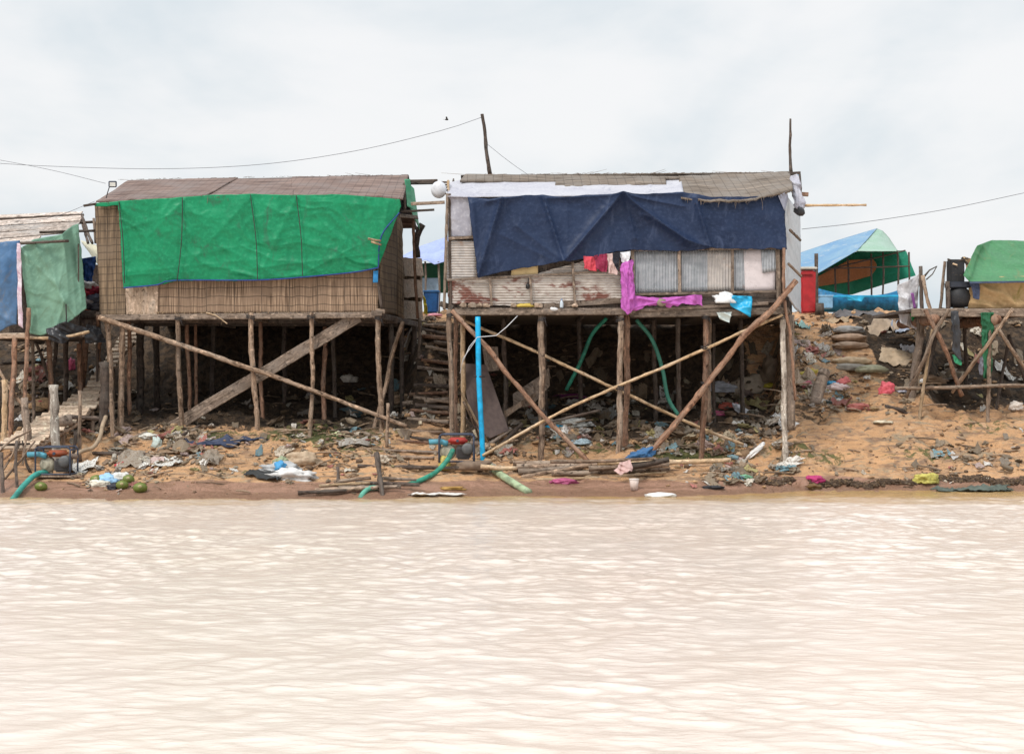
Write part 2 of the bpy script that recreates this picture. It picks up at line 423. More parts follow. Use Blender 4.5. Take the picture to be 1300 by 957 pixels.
W_POST = wood_mat('weathered_pole', (.11,.065,.04), (.42,.29,.20), (.30,.225,.17))
W_BARK = wood_mat('barked_pole', (.08,.05,.035), (.34,.235,.165), (.36,.28,.215))
W_RED = wood_mat('reddish_pole', (.11,.055,.035), (.32,.18,.115), (.27,.18,.13))
W_DARK = wood_mat('old_dark_wood', (.045,.032,.026), (.13,.095,.075), (.12,.10,.085))
W_PALE = wood_mat('pale_bamboo', (.30,.19,.10), (.55,.39,.24), (.48,.36,.25))
W_BOARD = wood_mat('sawn_board', (.12,.085,.062), (.31,.235,.18), (.24,.19,.155))
W_PLY = wood_mat('ply_panel', (.27,.19,.13), (.42,.31,.23), (.36,.29,.23))
W_RAMP = wood_mat('ramp_plank', (.32,.22,.15), (.66,.50,.37), (.50,.40,.31))
W_WHITE = wood_mat('pale_barked_pole', (.30,.25,.20), (.60,.53,.46), (.20,.16,.13))
M_MATROOF = mat_mat('roof_matting', (.075,.045,.038), (.27,.19,.16), (.21,.165,.15), sx=26, cell=(.15,.19), vertical=False, line=.006, op=.42)
M_MATROOF2 = mat_mat('grey_roof_matting', (.08,.06,.045), (.25,.20,.16), (.22,.19,.165), sx=26, cell=(.15,.2), vertical=False, line=.006, op=.45)
M_BLIND = mat_mat('bamboo_blind', (.12,.075,.048), (.42,.29,.195), (.28,.19,.13), sx=46, cell=(.2,.62), vertical=True, line=.007, op=.6)
M_SIDE = mat_mat('side_matting', (.11,.075,.05), (.27,.19,.12), (.22,.16,.11), sx=46, cell=(.16,.21), vertical=True, line=.007, op=.55)
M_GREEN = cloth_mat('green_tarpaulin', (.005,.25,.105), (.0035,.19,.08), rough=.42, spec=.3, stain=(.03,.13,.07))
M_NAVY = cloth_mat('navy_tarpaulin', (.021,.036,.082), (.013,.023,.056), rough=.5, spec=.2, stain=(.05,.07,.13))
M_WHITE = cloth_mat('white_sheet', (.44,.43,.46), (.34,.33,.38), rough=.6, stain=(.26,.26,.31), sc=.8)
M_LTARP = cloth_mat('pale_green_tarpaulin', (.17,.31,.22), (.12,.24,.17), rough=.5, stain=(.12,.2,.13))
M_BTARP = cloth_mat('blue_tarpaulin', (.06,.15,.30), (.08,.14,.23), rough=.5, stain=(.16,.15,.14))
M_GSHK = cloth_mat('mid_green_tarpaulin', (.05,.20,.075), (.035,.15,.055), rough=.5, stain=(.12,.17,.06))
M_SACK = cloth_mat('tan_sacking', (.55,.37,.19), (.42,.27,.13), rough=.8, stain=(.28,.22,.06))
M_PURP = cloth_mat('magenta_cloth', (.50,.12,.44), (.38,.08,.34), rough=.7)
M_BLACK = cloth_mat('black_plastic', (.025,.025,.028), (.05,.05,.055), rough=.35)
M_CGREY = metal_mat('galvanised_sheet', (.42,.43,.45), (.30,.32,.34), lo=.68, hi=.82)
M_CPALE = metal_mat('pale_galvanised_sheet', (.55,.50,.46), (.42,.39,.37), lo=.60, hi=.76, rust=(.30,.16,.08))
M_CRUST = metal_mat('rusty_sheet', (.54,.49,.44), (.40,.34,.30), lo=.50, hi=.60, rust=(.13,.05,.035), sc=.9, st=(1,2.2,1))
M_CBROWN = metal_mat('rust_brown_sheet', (.11,.075,.065), (.075,.05,.045), lo=.6, hi=.8, metallic=.1, rough=.7)
M_BLUE = plain((.012,.42,.72), .35, .15)
M_PIPE = plain((.01,.40,.72), .3, .3, name='blue_pipe_plastic')
M_ROPE = plain((.04,.035,.035), .8)
M_WIRE = plain((.03,.03,.035), .6)
M_CABLE = plain((.16,.16,.18), .6, name='weathered_cable')
M_TREAD = plain((.34,.22,.13), .95, .5, name='trodden_earth')
M_LIT = vcol_mat('litter_scraps', .6)
M_RUB = vcol_mat('rubble_pieces', .9, 18)

# ------------------------------------------------------------------ world, light, camera
sc = bpy.context.scene
w = bpy.data.worlds.new('World'); sc.world = w; w.use_nodes = True
nt = w.node_tree; bg = nt.nodes['Background']
SUN_EL, SUN_AZ = 50, 222     # from the front left
sky = N(nt, 'ShaderNodeTexSky', sky_type='NISHITA', sun_disc=False, sun_elevation=math.radians(SUN_EL), sun_rotation=math.radians(SUN_AZ))
sky.air_density = 1.5; sky.dust_density = 3
tc = nt.nodes.new('ShaderNodeTexCoord'); mp = nt.nodes.new('ShaderNodeMapping'); mp.inputs['Scale'].default_value = (2.1, 2.1, 4.8); mp.inputs['Location'].default_value = (3.4,1.2,.35)
nt.links.new(tc.outputs['Generated'], mp.inputs['Vector'])
c1 = noise(nt, mp.outputs[0], 1.25, 5, .5, .5); c2 = noise(nt, mp.outputs[0], 3.2, 5, .55, .3)
ad = nt.nodes.new('ShaderNodeMath'); ad.operation = 'MULTIPLY_ADD'; ad.inputs[1].default_value = .3; nt.links.new(c2, ad.inputs[0]); nt.links.new(c1, ad.inputs[2])
cc = mixc(nt, ramp(nt, ad.outputs[0], .52, .80), (7.1,7.9,8.45), (9.6,9.65,9.75))
spz = nt.nodes.new('ShaderNodeSeparateXYZ'); nt.links.new(tc.outputs['Generated'], spz.inputs[0])
zen = nt.nodes.new('ShaderNodeMapRange'); zen.inputs['From Min'].default_value = .27; zen.inputs['From Max'].default_value = .95; zen.inputs['To Min'].default_value = 1; zen.inputs['To Max'].default_value = 2.1
nt.links.new(spz.outputs[2], zen.inputs['Value'])
vm = nt.nodes.new('ShaderNodeVectorMath'); vm.operation = 'SCALE'; nt.links.new(cc, vm.inputs[0]); nt.links.new(zen.outputs[0], vm.inputs['Scale'])
cl = mixc(nt, .93, sky.outputs[0], vm.outputs[0])
nt.links.new(cl, bg.inputs['Color']); bg.inputs['Strength'].default_value = .1
sun = bpy.data.lights.new('sun', 'SUN'); sun.energy = 2.1; sun.angle = math.radians(11); sun.color = (1,.96,.9)
so = bpy.data.objects.new('sun', sun); C.objects.link(so); so.location = (-6,-20,30)
az = math.radians(SUN_AZ)
dirv = Vector((math.sin(az)*math.cos(math.radians(SUN_EL)), math.cos(az)*math.cos(math.radians(SUN_EL)), math.sin(math.radians(SUN_EL))))
so.rotation_euler = dirv.to_track_quat('Z', 'Y').to_euler()
cam = bpy.data.cameras.new('camera'); co = bpy.data.objects.new('camera', cam); C.objects.link(co)
co.location = (0, CAM_Y, CAM_Z); co.rotation_euler = (math.radians(90), 0, 0)
cam.sensor_width = 36; cam.lens = 36*F/1300; cam.clip_end = 3000; cam.clip_start = .1
cam.shift_y = (HY-478.5)/1300
sc.camera = co
sc.view_settings.view_transform = 'Standard'; sc.view_settings.look = 'None'; sc.view_settings.exposure = 0.0; sc.view_settings.gamma = 1
sc.cycles.max_bounces = 6

# ------------------------------------------------------------------ ground
def axis(a, b, step, far, g=1.22, lo=None):
    mid = list(np.arange(a, b+1e-6, step)); s = step; x = mid[-1]; right = []
    while x < far: s *= g; x += s; right.append(x)
    s = step; x = mid[0]; left = []; lo = -far if lo is None else lo
    while x > lo: s *= g; x -= s; left.append(x)
    return np.array(left[::-1]+mid+right)
def gridmesh(name, X, Y, Z, mat, cols=None):
    ny, nx = X.shape
    me = bpy.data.meshes.new(name)
    v = np.stack([X, Y, Z], -1).reshape(-1, 3)
    i = np.arange((ny-1)*(nx-1)); r = i//(nx-1); c = i % (nx-1); a = r*nx+c
    f = np.stack([a, a+1, a+nx+1, a+nx], 1)
    me.vertices.add(len(v)); me.vertices.foreach_set('co', v.ravel())
    me.loops.add(f.size); me.loops.foreach_set('vertex_index', f.ravel().astype(np.int32))
    me.polygons.add(len(f)); me.polygons.foreach_set('loop_start', np.arange(0, f.size, 4, dtype=np.int32))
    me.polygons.foreach_set('use_smooth', np.ones(len(f), bool))
    me.update(calc_edges=True)
    if cols is not None:
        ca = me.color_attributes.new('Col', 'FLOAT_COLOR', 'POINT'); ca.data.foreach_set('color', cols.reshape(-1, 4).ravel())
    me.materials.append(mat)
    o = bpy.data.objects.new(name, me); C.objects.link(o); return o

gm, nt, b = nmat('bank_earth')
at = N(nt, 'ShaderNodeAttribute', attribute_name='Col'); sp = nt.nodes.new('ShaderNodeSeparateColor'); nt.links.new(at.outputs['Color'], sp.inputs[0])
v = coords(nt, 'Object'); n1 = noise(nt, v, .9, 6, .62, .4); n2 = noise(nt, v, 6, 6, .65, .5); n3 = noise(nt, v, 34, 4, .6)
vs_ = coords(nt, 'Object', (1,1,6)); n4 = noise(nt, vs_, 2.0, 5, .6, .8)
c = mixc(nt, ramp(nt, n1, .35, .68), (.64,.365,.185), (.52,.305,.165))
c = mixc(nt, ramp(nt, n4, .46, .66), c, (.27,.17,.11))
v6 = coords(nt, 'Object', (.7,2.2,1)); n6 = noise(nt, v6, 1.7, 6, .7, 1.2); c = mixc(nt, ramp(nt, n6, .52, .66), c, (.36,.28,.19)); c = mixc(nt, ramp(nt, n6, .44, .36), c, (.58,.37,.22))
c = mixc(nt, ramp(nt, n2, .60, .82), c, (.28,.18,.11))
c = mixc(nt, ramp(nt, n3, .62, .82), c, (.60,.45,.32))
# wet pinkish mud by the water (red), algae (green), under-house shade painted into trodden dark refuse soil (blue)
def masked(cc, sock, col, scale_noise, k=.55):
    mm = nt.nodes.new('ShaderNodeMath'); mm.operation = 'MULTIPLY_ADD'; mm.inputs[1].default_value = 1
    sbn = nt.nodes.new('ShaderNodeMath'); sbn.operation = 'MULTIPLY_ADD'; sbn.inputs[1].default_value = k*2; sbn.inputs[2].default_value = -k
    nt.links.new(scale_noise, sbn.inputs[0]); nt.links.new(sock, mm.inputs[0]); nt.links.new(sbn.outputs[0], mm.inputs[2])
    return mixc(nt, ramp(nt, mm.outputs[0], .4, .62), cc, col), ramp(nt, mm.outputs[0], .4, .62)
shaded_soil = mixc(nt, ramp(nt, n2, .38, .62), (.035,.025,.018), (.10,.065,.04))
c, _ = masked(c, sp.outputs[2], shaded_soil, n2, .7)
alg = mixc(nt, ramp(nt, n2, .4, .62), (.055,.065,.022), (.15,.14,.055))
c, _ = masked(c, sp.outputs[1], alg, n2, .8)
mud = mixc(nt, ramp(nt, n6, .4, .62), (.40,.225,.155), (.27,.15,.095))
c, wet = masked(c, sp.outputs[0], mud, n1, .25)
ge = nt.nodes.new('ShaderNodeNewGeometry'); sz = nt.nodes.new('ShaderNodeSeparateXYZ'); nt.links.new(ge.outputs['Position'], sz.inputs[0])
zz = nt.nodes.new('ShaderNodeMath'); zz.operation = 'MULTIPLY_ADD'; zz.inputs[1].default_value = -.09; nt.links.new(n6, zz.inputs[0]); nt.links.new(sz.outputs[2], zz.inputs[2])
c = mixc(nt, ramp(nt, zz.outputs[0], .075, .01), c, (.27,.15,.095))
nt.links.new(c, b.inputs['Base Color'])
mr = nt.nodes.new('ShaderNodeMapRange'); nt.links.new(wet, mr.inputs['Value']); mr.inputs['To Min'].default_value = .92; mr.inputs['To Max'].default_value = .38
nt.links.new(mr.outputs[0], b.inputs['Roughness']); b.inputs['Specular IOR Level'].default_value = .3
adn = nt.nodes.new('ShaderNodeMath'); adn.operation = 'MULTIPLY_ADD'; adn.inputs[1].default_value = .35; nt.links.new(n3, adn.inputs[0]); nt.links.new(n2, adn.inputs[2])
bump(nt, b, adn.outputs[0], 1.0, .10)

ax = axis(-13, 13, .042, 900); ay = axis(-3.8, 9, .042, 900, lo=-300)
X, Y = np.meshgrid(ax, ay); Z = zg(X, Y)
cols = np.zeros(X.shape+(4,)); cols[...,3] = 1
cols[...,0] = 1-sstep(.16, .34, Z+.05*fbm(X*.8, Y*.8, 2))
pxg = HX + X/(Y-CAM_Y)*F; pyg = HY-(Z-CAM_Z)/(Y-CAM_Y)*F
al = np.zeros_like(X)
for (cx, cy, rx, ry, s) in ((-4.2,.6,1.6,.9,1.0), (-6.8,.3,1.2,.5,.75), (3.7,.4,2.2,.5,.8), (6.6,.2,1.6,.35,.55), (9.2,.2,1.5,.35,.55), (-3.3,-.4,.9,.6,.6), (10.8,1.6,1.0,.8,.5), (-5.6,-1.9,2,.25,.4), (1.5,.5,2,.4,.55)):
    al = np.maximum(al, s*np.exp(-(((X-cx)/rx)**2+((Y-cy)/ry)**2)))
cols[...,1] = al
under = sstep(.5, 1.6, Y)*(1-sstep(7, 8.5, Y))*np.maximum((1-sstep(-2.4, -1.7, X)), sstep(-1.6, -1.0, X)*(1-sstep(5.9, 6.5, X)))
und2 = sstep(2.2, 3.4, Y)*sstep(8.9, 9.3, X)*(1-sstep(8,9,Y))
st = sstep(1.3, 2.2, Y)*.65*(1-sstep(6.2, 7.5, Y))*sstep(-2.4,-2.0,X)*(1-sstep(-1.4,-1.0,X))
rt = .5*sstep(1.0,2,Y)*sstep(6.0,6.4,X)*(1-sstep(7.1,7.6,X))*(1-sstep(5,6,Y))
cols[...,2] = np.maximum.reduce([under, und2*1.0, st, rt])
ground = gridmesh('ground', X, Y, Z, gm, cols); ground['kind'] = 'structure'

# ------------------------------------------------------------------ water
wm, nt, b = nmat('muddy_water')
v = coords(nt, 'Object', (1,1,1)); n1 = noise(nt, v, .35, 3)
c = mixc(nt, n1, (.69,.555,.455), (.69,.59,.52)); sy = nt.nodes.new('ShaderNodeSeparateXYZ'); nt.links.new(v, sy.inputs[0])
ns = noise(nt, coords(nt, 'Object', (.35,1.4,1)), 1.0, 5, .65, .5)
ym = nt.nodes.new('ShaderNodeMath'); ym.operation = 'MULTIPLY_ADD'; ym.inputs[1].default_value = 4.5; nt.links.new(ns, ym.inputs[0]); nt.links.new(sy.outputs[1], ym.inputs[2])
c = mixc(nt, ramp(nt, ym.outputs[0], -3.0, -.3), c, (.43,.27,.11))   # golden silt stirred up in the shallows
nt.links.new(c, b.inputs['Base Color'])
b.inputs['Roughness'].default_value = .2; b.inputs['IOR'].default_value = 1.95
vb = coords(nt, 'Object', (1.6,4.4,1)); nb = noise(nt, vb, 3.6, 5, .65, .6)
bump(nt, b, nb, .22, .03)
wxs = axis(-13, 13, .045, 900); d = 6.0; ys = []
while d < 28.6: ys.append(CAM_Y+d); d += max(.018, .0021*d)
ys = np.array(ys); s = .1; yy = ys[0]; lo = []
while yy > -500: s *= 1.3; yy -= s; lo.append(yy)
ys = np.r_[lo[::-1], ys]
X, Y = np.meshgrid(wxs, ys)
fade = (1-sstep(13, 30, np.abs(X)))*sstep(-60, -22, Y)
shore = .5+.5*(1-sstep(-4.0, -2.2, Y))
warp = fbm(X*.35, Y*.5, 2)*1.3
Zw = .016*fbm(X*.8+warp, Y*1.6+warp, 2) + .021*fbm(X*2.5+warp*1.5, Y*3.1+warp-X*.6, 2) + .012*ridge(X*3.3+warp*2+40, Y*4.4+3+X*1.5, 2)*(.4+1.2*vnoise(X*.4+3, Y*.5)) + .005*fbm(X*9, Y*15, 2)
Zw = Zw*(.52+.7*sstep(-18, -7, Y))*(.75+.5*vnoise(X*.22+5, Y*.3))
water = gridmesh('river_water', X, Y, Zw*fade*shore, wm); water['kind'] = 'structure'

# ================================================================== LEFT HOUSE (green tarpaulin)
def pole(parent, pts, r0, r1=None, mat=W_POST, name='post', down=0, wob=.012, label=None, n=8, knot=.14):
    """part of a house (or a thing of its own when parent is None); pts = (px, py, Y)"""
    q = [P(*p) for p in pts]
    if down and name == 'post' and pts[-1][2] > 1.7: down += 1.0
    if down:
        d = (q[-1]-q[-2]).normalized(); q[-1] = q[-1]+d*down
    k_ = 1 if r0 < .036 else .80
    mb = MB(); tube(mb, q, r0*k_, r1*k_ if r1 else None, wob=wob, n=n, knot=knot*1.5); return mb.build(name, mat, parent, True, label)
def beam(parent, a, b, w, t, mat=W_BOARD, name='beam', side=Vector((0,-1,0)), label=None):
    mb = MB(); board(mb, P(*a), P(*b), w, t, side); return mb.build(name, mat, parent, False, label)
def polygon_slab(mb, pts, th=.03, off=(0,0,-1)):
    """flat slab through world points, extruded along off"""
    o = Vector(off)*th; n = len(pts); vs = [Vector(p) for p in pts]+[Vector(p)+o for p in pts]
    fs = [tuple(range(n)), tuple(range(n, 2*n))[::-1]]+[(i, n+i, n+(i+1)%n, (i+1)%n) for i in range(n)]
    return mb.add(vs, fs)

LY = 1.0
lh = thing('stilt_house', (wx(300, LY), LY+2.3, 1.5), 'bamboo mat stilt house on the left with bright green tarpaulin across its front', 'house', 'stilt houses on the bank')
# roof: front slope in three overlapping mats, back slope behind
RY = LY+2.3
def roofmat(top, bot, seed, name='roof_mat', mat=M_MATROOF, parent=None, nu=60, nv=16, th=.03, edge=1.2, wr=.02, label=None):
    mb = MB(); sheet(mb, top, bot, nu, nv, wr=wr, wsc=1.6, seed=seed, th=th, edge=edge); return mb.build(name, mat, parent, True, label)
roofmat([(163,229,RY),(302,225.5,RY)], [(121,256,LY-.25),(262,248,LY-.27)], 1, parent=lh)
roofmat([(297,227,RY-.02),(374,225.5,RY-.02)], [(262,249.5,LY-.22),(372,248.5,LY-.22)], 2, parent=lh)
roofmat([(371,224.5,RY-.03),(440,223.5,RY-.03),(519,222,RY-.03)], [(369,249.5,LY-.28),(440,248,LY-.28),(511,252,LY-.28)], 3, parent=lh)
mb = MB()
a0, a1 = P(163,229.5,RY+.02), P(519,222.5,RY+.02)
polygon_slab(mb, [a0, a1, a1+Vector((0,2.6,-.95)), a0+Vector((0,2.6,-.95))], .03); mb.build('roof_back', M_MATROOF, lh)
# walls
mb = MB(); sheet(mb, [(157,252,LY),(484,252,LY)], [(160,399,LY),(480,396,LY)], 120, 50, wr=.02, wsc=1.2, seed=4, th=.02, edge=1.0); mb.build('front_wall', M_BLIND, lh, True)
mb = MB(); sheet(mb, [(120,261,LY-.03),(156,260,LY-.06)], [(128,401,LY-.03),(159,400,LY-.06)], 20, 50, wr=.02, wsc=1.2, seed=5, th=.02, edge=.5); mb.build('wall_mat', M_SIDE, lh, True, 'grey brown mat strip at the left corner')
mb = MB(); sheet(mb, [(159,362,LY-.05),(201,358,LY-.05)], [(160,399,LY-.05),(200,399,LY-.05)], 12, 10, wr=.006, th=.02); mb.build('wall_panel', W_PLY, lh, False, 'plain plywood panel below the green tarpaulin')
mb = MB(); sheet(mb, [(483,259,LY-.02),(506,270,LY+2.2),(511,284,LY+2.5)], [(483,396,LY-.02),(503,400,LY+2.2),(513,405,LY+2.5)], 30, 50, wr=.05, wsc=1.0, seed=8, th=.02, edge=1.0); mb.build('side_wall', M_SIDE, lh, True, 'sagging mat on the right-hand side')
mb = MB()
for k in range(3):
    y0 = 326+27*k
    board(mb, P(512, y0+13, LY+2.6), P(536, y0+13+k*.8, LY+4.9), .46, .025, side=Vector((.6,-1,0)))
mb.build('side_planks', W_PLY, lh)
bl, br_ = P(122,262,LY+.02), P(536,300,LY+4.9)
mb = MB(); zt = P(300,256,LY).z-.1; zf = P(300,396,LY).z
polygon_slab(mb, [(bl.x+.05,LY+.1,zf),(bl.x+.05,LY+4.8,zf),(bl.x+.05,LY+4.8,zt),(bl.x+.05,LY+2.3,zt+.9),(bl.x+.05,LY+.1,zt)], .03, (1,0,0))
mb.build('end_wall', M_SIDE, lh)
mb = MB(); polygon_slab(mb, [(bl.x,LY+4.8,zf),(wx(534,LY+4.8),LY+4.8,zf),(wx(534,LY+4.8),LY+4.8,zt-1.2),(wx(520,LY+4.8)-1.2,LY+4.8,zt),(bl.x,LY+4.8,zt)], .03, (0,1,0)); mb.build('back_wall', M_SIDE, lh)
mb = MB(); polygon_slab(mb, [(bl.x,LY,zf),(wx(481,LY),LY,zf),(wx(534,LY+6.3),LY+6.3,zf),(bl.x,LY+6.3,zf)], .05); mb.build('floor', W_DARK, lh)  # slab carried past the back wall, added to keep light off the ground
beam(lh, (128,403.5,LY-.06), (481,400,LY-.06), .13, .10, W_BOARD, 'floor_beam')
beam(lh, (481,401,LY-.02), (534,413,LY+4.8), .14, .08, W_DARK, 'floor_beam', side=Vector((1,-.2,0)))
for yy in (1.5, 3.0):
    q = MB(); board(q, (bl.x, LY+yy, zf-.12), (wx(505, LY+yy), LY+yy, zf-.12), .14, .09); q.build('floor_beam', W_DARK, lh)
for px_ in (228, 318, 396, 478):
    q = MB(); x = wx(px_, LY); board(q, (x, LY-.12, zf-.13), (x*.96, LY+4.5, zf-.13), .1, .08, side=Vector((1,0,0))); q.build('joist', W_BOARD, lh)
PL = lambda pts, r, m=W_POST, down=.35, wob=.018, r1=None: pole(lh, pts, r, r1, m, 'post', down, wob)
PL([(137,404,LY-.02),(141,480,LY-.02),(144,562,LY-.3)], .075, W_POST)
PL([(155,408,LY+.1),(154,480,LY+.1),(154,555,LY)], .085, W_POST)
PL([(163,408,LY+1.0),(165,530,LY+1.0)], .06, W_RED)
PL([(178,408,LY+2.4),(178,505,LY+2.4)], .12, W_DARK)
PL([(198,408,LY+3.2),(199,482,LY+3.2)], .10, W_DARK)
PL([(226,400,LY-.1),(227,470,LY-.1),(231,553,LY-.1)], .07)
PL([(238,412,LY+1.3),(241,519,LY+1.2)], .06, W_RED)
PL([(249,412,LY+1.8),(250,512,LY+1.6)], .05, W_RED)
PL([(317,397,LY-.12),(321,470,LY-.12),(328,553,LY-.12)], .075)
PL([(330,408,LY+1.0),(333,542,LY+.9)], .06, W_RED)
PL([(395,397,LY-.1),(396,470,LY-.1),(394,548,LY-.1)], .06)
PL([(412,415,LY+1.4),(411,532,LY+1.0)], .07, W_RED)
PL([(423,412,LY+2.6),(425,502,LY+2.5)], .065, W_DARK)
PL([(481,392,LY-.14),(480,450,LY-.14),(485,549,LY-.14)], .075)
PL([(497,410,LY+1.6),(497,520,LY+1.4)], .08, W_DARK)
PL([(511,408,LY+2.6),(510,496,LY+2.5)], .07, W_DARK)
PL([(526,408,LY+4.0),(524,474,LY+4.0)], .08, W_DARK)
PL([(532,404,LY+3.6),(531,474,LY+3.4)], .05, W_BOARD)
PL([(270,412,LY+3.4),(270,480,LY+3.4)], .08, W_DARK); PL([(360,412,LY+3.4),(361,490,LY+3.2)], .08, W_DARK)
pole(lh, [(512,408,LY+.9),(497,452,LY+.8),(490,490,LY+.6),(472,552,LY+.2)], .06, None, W_POST, 'brace', .2)
pole(lh, [(126,403,LY-.22),(200,428,LY-.24),(330,472,LY-.26),(440,512,LY-.26),(516,541,LY-.28)], .075, .055, W_POST, 'brace', 0, .03, 'long knobbly pole across the front posts')
mb = MB(); board(mb, P(212,546,LY+.12), P(455,402,LY+.04), .27, .06); mb.build('brace', W_BOARD, lh, label='wide grey plank rising to the right')
# corner post with cords, and beam ends poking out of the roof
pole(lh, [(481,300,LY-.1),(480,345,LY-.1),(484,392,LY-.1)], .035, None, W_DARK, 'corner_post')
beam(lh, (478,395.5,LY-.2), (489,395.5,LY-.2), .1, .06, W_BOARD, 'cleat')
beam(lh, (472,397.5,LY-.24), (485,398,LY-.24), .11, .05, W_BOARD, 'cleat')
beam(lh, (516,231.5,RY-.1), (556,231,RY-.2), .115, .09, W_DARK, 'ridge_beam')
beam(lh, (510,269,LY+.5), (551,266.5,LY+.5), .05, .05, W_DARK, 'rafter_end')
beam(lh, (507,274,LY+.2), (530,276,LY+1.5), .09, .03, W_BOARD, 'rafter_end')
beam(lh, (106,261.5,LY-.3), (122,259,LY-.3), .05, .05, W_DARK, 'rafter_end')
pole(lh, [(513,233,LY+1.2),(514,270,LY+1.0)], .04, None, W_DARK, 'stud', 0)
pole(lh, [(524,275,LY+1.8),(526,330,LY+1.8),(530,404,LY+2.2)], .035, None, W_RED, 'stud', 0)
pole(lh, [(538,285,LY+3.5),(531,300,LY+3.5),(531,327,LY+3.5)], .10, .09, W_DARK, 'stud', 0, .03)
pole(lh, [(532,296,LY+3.5),(526,285,LY+3.5),(523,272,LY+3.5)], .05, .04, W_DARK, 'stud', 0, .02)
mb = MB(); tube(mb, [P(262,397,LY-.12), P(273,400,LY-.15), P(288,411,LY-.18)], .018, .012, n=6); mb.build('splinter', W_PALE, lh)
def strands(parent, x0, x1, yf, Y, n, ln, mat, up=False, name='loose_strands'):
    q = MB()
    for _ in range(n):
        x = random.uniform(x0, x1); y = yf(x); l_ = random.expovariate(1/ln); a_ = random.gauss(0, .35)
        p = P(x, y, Y+random.uniform(-.03,.02)); e = p+Vector((math.sin(a_)*l_, random.uniform(-.03,.01), -math.cos(a_)*l_))
        if up: e = p+Vector((math.cos(a_)*l_*random.choice((-1,1)), -.01, math.sin(a_)*l_*.5))
        tube(q, [p, (p+e)/2+Vector((random.gauss(0,.01),0,0)), e], .006, .003, n=4, wob=0, knot=0, step=.2)
    q.build(name, mat, parent, kind='stuff')
strands(lh, 160, 480, lambda x: 396, LY-.03, 260, .045, W_PALE); strands(lh, 121, 160, lambda x: 399, LY-.05, 30, .05, W_POST)
strands(lh, 122, 262, lambda x: 256-(x-122)*.055, LY-.27, 70, .035, W_BOARD); strands(lh, 262, 511, lambda x: 250, LY-.27, 120, .035, W_BOARD)
strands(lh, 150, 519, lambda x: 228-(x-160)*.0175, RY, 90, .07, W_BOARD, True)
def lash(parent, px, py, Y, r=.09, n=4, mat=None):
    q = MB(); c_ = P(px, py, Y)
    for k in range(n):
        z_ = (k-n/2)*.022; t1 = random.uniform(-.4,.4); pts = [c_+Vector((math.cos(a)*r, math.sin(a)*r*1.1, z_+math.cos(a)*r*t1)) for a in np.linspace(0, 2*math.pi, 10)]
        tube(q, pts, .009, n=5, wob=0, knot=0, step=.05)
    e = c_+Vector((r*.7,-r,-.02)); tube(q, [e, e+Vector((.02,-.02,-.08)), e+Vector((.05,-.01,-.14))], .007, n=4, wob=0, knot=0)
    q.build('lashing', mat or M_ROPE, parent)
for a in ((227,436,LY-.18),(320,468,LY-.18),(395,498,LY-.18),(483,529,LY-.2),(141,408,LY-.1),(481,404,LY-.16),(318,402,LY-.14),(227,404,LY-.12),(395,402,LY-.12)): lash(lh, *a)
# black sheet standing in for the interior shade behind the open gable
mb = MB(); sheet(mb, [(507,238,LY+1.2),(522,232,LY+1.4)], [(508,275,LY+1.2),(521,272,LY+1.4)], 8, 10, wr=.03); mb.build('gable_shade', M_BLACK, lh, True)
# the green tarpaulin (hung over the wall: a thing of its own)
gt = MB()
folds = [(225,262,300,292,.03,9),(340,262,420,300,.04,6),(430,270,482,330,.05,5),(455,262,484,330,.05,5),(470,256,483,310,.05,4),(418,290,478,338,.05,6),(380,300,470,335,.05,8),
         (160,350,245,345,.04,7),(300,345,330,352,.05,6),(160,262,215,275,.03,6),(350,280,365,340,.03,8),(325,270,335,345,.02,6),(170,300,240,290,.02,6),(250,300,320,330,.03,8),(492,262,482,320,.05,5),
         (180,320,225,350,.03,6),(400,256,480,262,.03,6),
         (152,258,224,354,.045,5),(232,254,318,352,.04,6),(232,256,160,330,.035,5),(319,250,228,350,.04,6),(319,250,372,345,.045,5),(377,250,330,350,.04,5),(377,250,470,342,.05,6),(400,252,481,338,.05,5),(440,252,483,335,.06,4),
         (384,348,478,300,.04,6),(330,340,480,322,.04,5),(170,345,320,330,.03,5),(240,325,376,300,.03,6),(160,290,232,270,.03,5),(330,275,420,262,.03,5),(232,252,226,356,-.03,4),(319,248,327,355,-.03,4),(377,248,384,350,-.03,4)]
sheet(gt, [(150,255.5,LY-.3),(230,250.5,LY-.3),(268,247.5,LY-.3),(320,246.5,LY-.3),(376,248,LY-.3),(430,247,LY-.3),(492,252,LY-.3),(507,253,LY-.3),(509,262,LY-.28)],
      [(157,366,LY-.2),(200,362,LY-.2),(222,356.5,LY-.2),(330,356,LY-.2),(400,351,LY-.2),(450,346,LY-.2),(476,342.5,LY-.2),(481,340,LY-.18),(481.5,338,LY-.18)], 240, 110, [(a_,b_,c_,d_,e_*.7,f_) for a_,b_,c_,d_,e_,f_ in folds], wr=.024, wsc=2.6, ani=.25, seed=3, th=.008, edge=1.0)
sheet(gt, [(119,258,LY-.31),(152,255.6,LY-.31)], [(121,262.5,LY-.3),(152,261,LY-.3)], 24, 5, wr=.01, seed=6, th=.008, edge=.6)
gto = gt.build('green_tarpaulin', M_GREEN, None, True, 'bright green crinkled tarpaulin roped over the front of the left bamboo house', 'tarpaulin')
hem = MB(); tube(hem, [P(157,365.5,LY-.27),P(200,361.5,LY-.27),P(222,356,LY-.27),P(330,355.5,LY-.27),P(400,350.5,LY-.27),P(450,345.5,LY-.27),P(480,340,LY-.27)], .014, n=6, wob=.003)
tube(hem, [P(480,340,LY-.27),P(484,300,LY-.32),P(507,270,LY-.34)], .014, n=6, wob=.003); hem.build('hem', plain((.02,.05,.25), .6), gto)
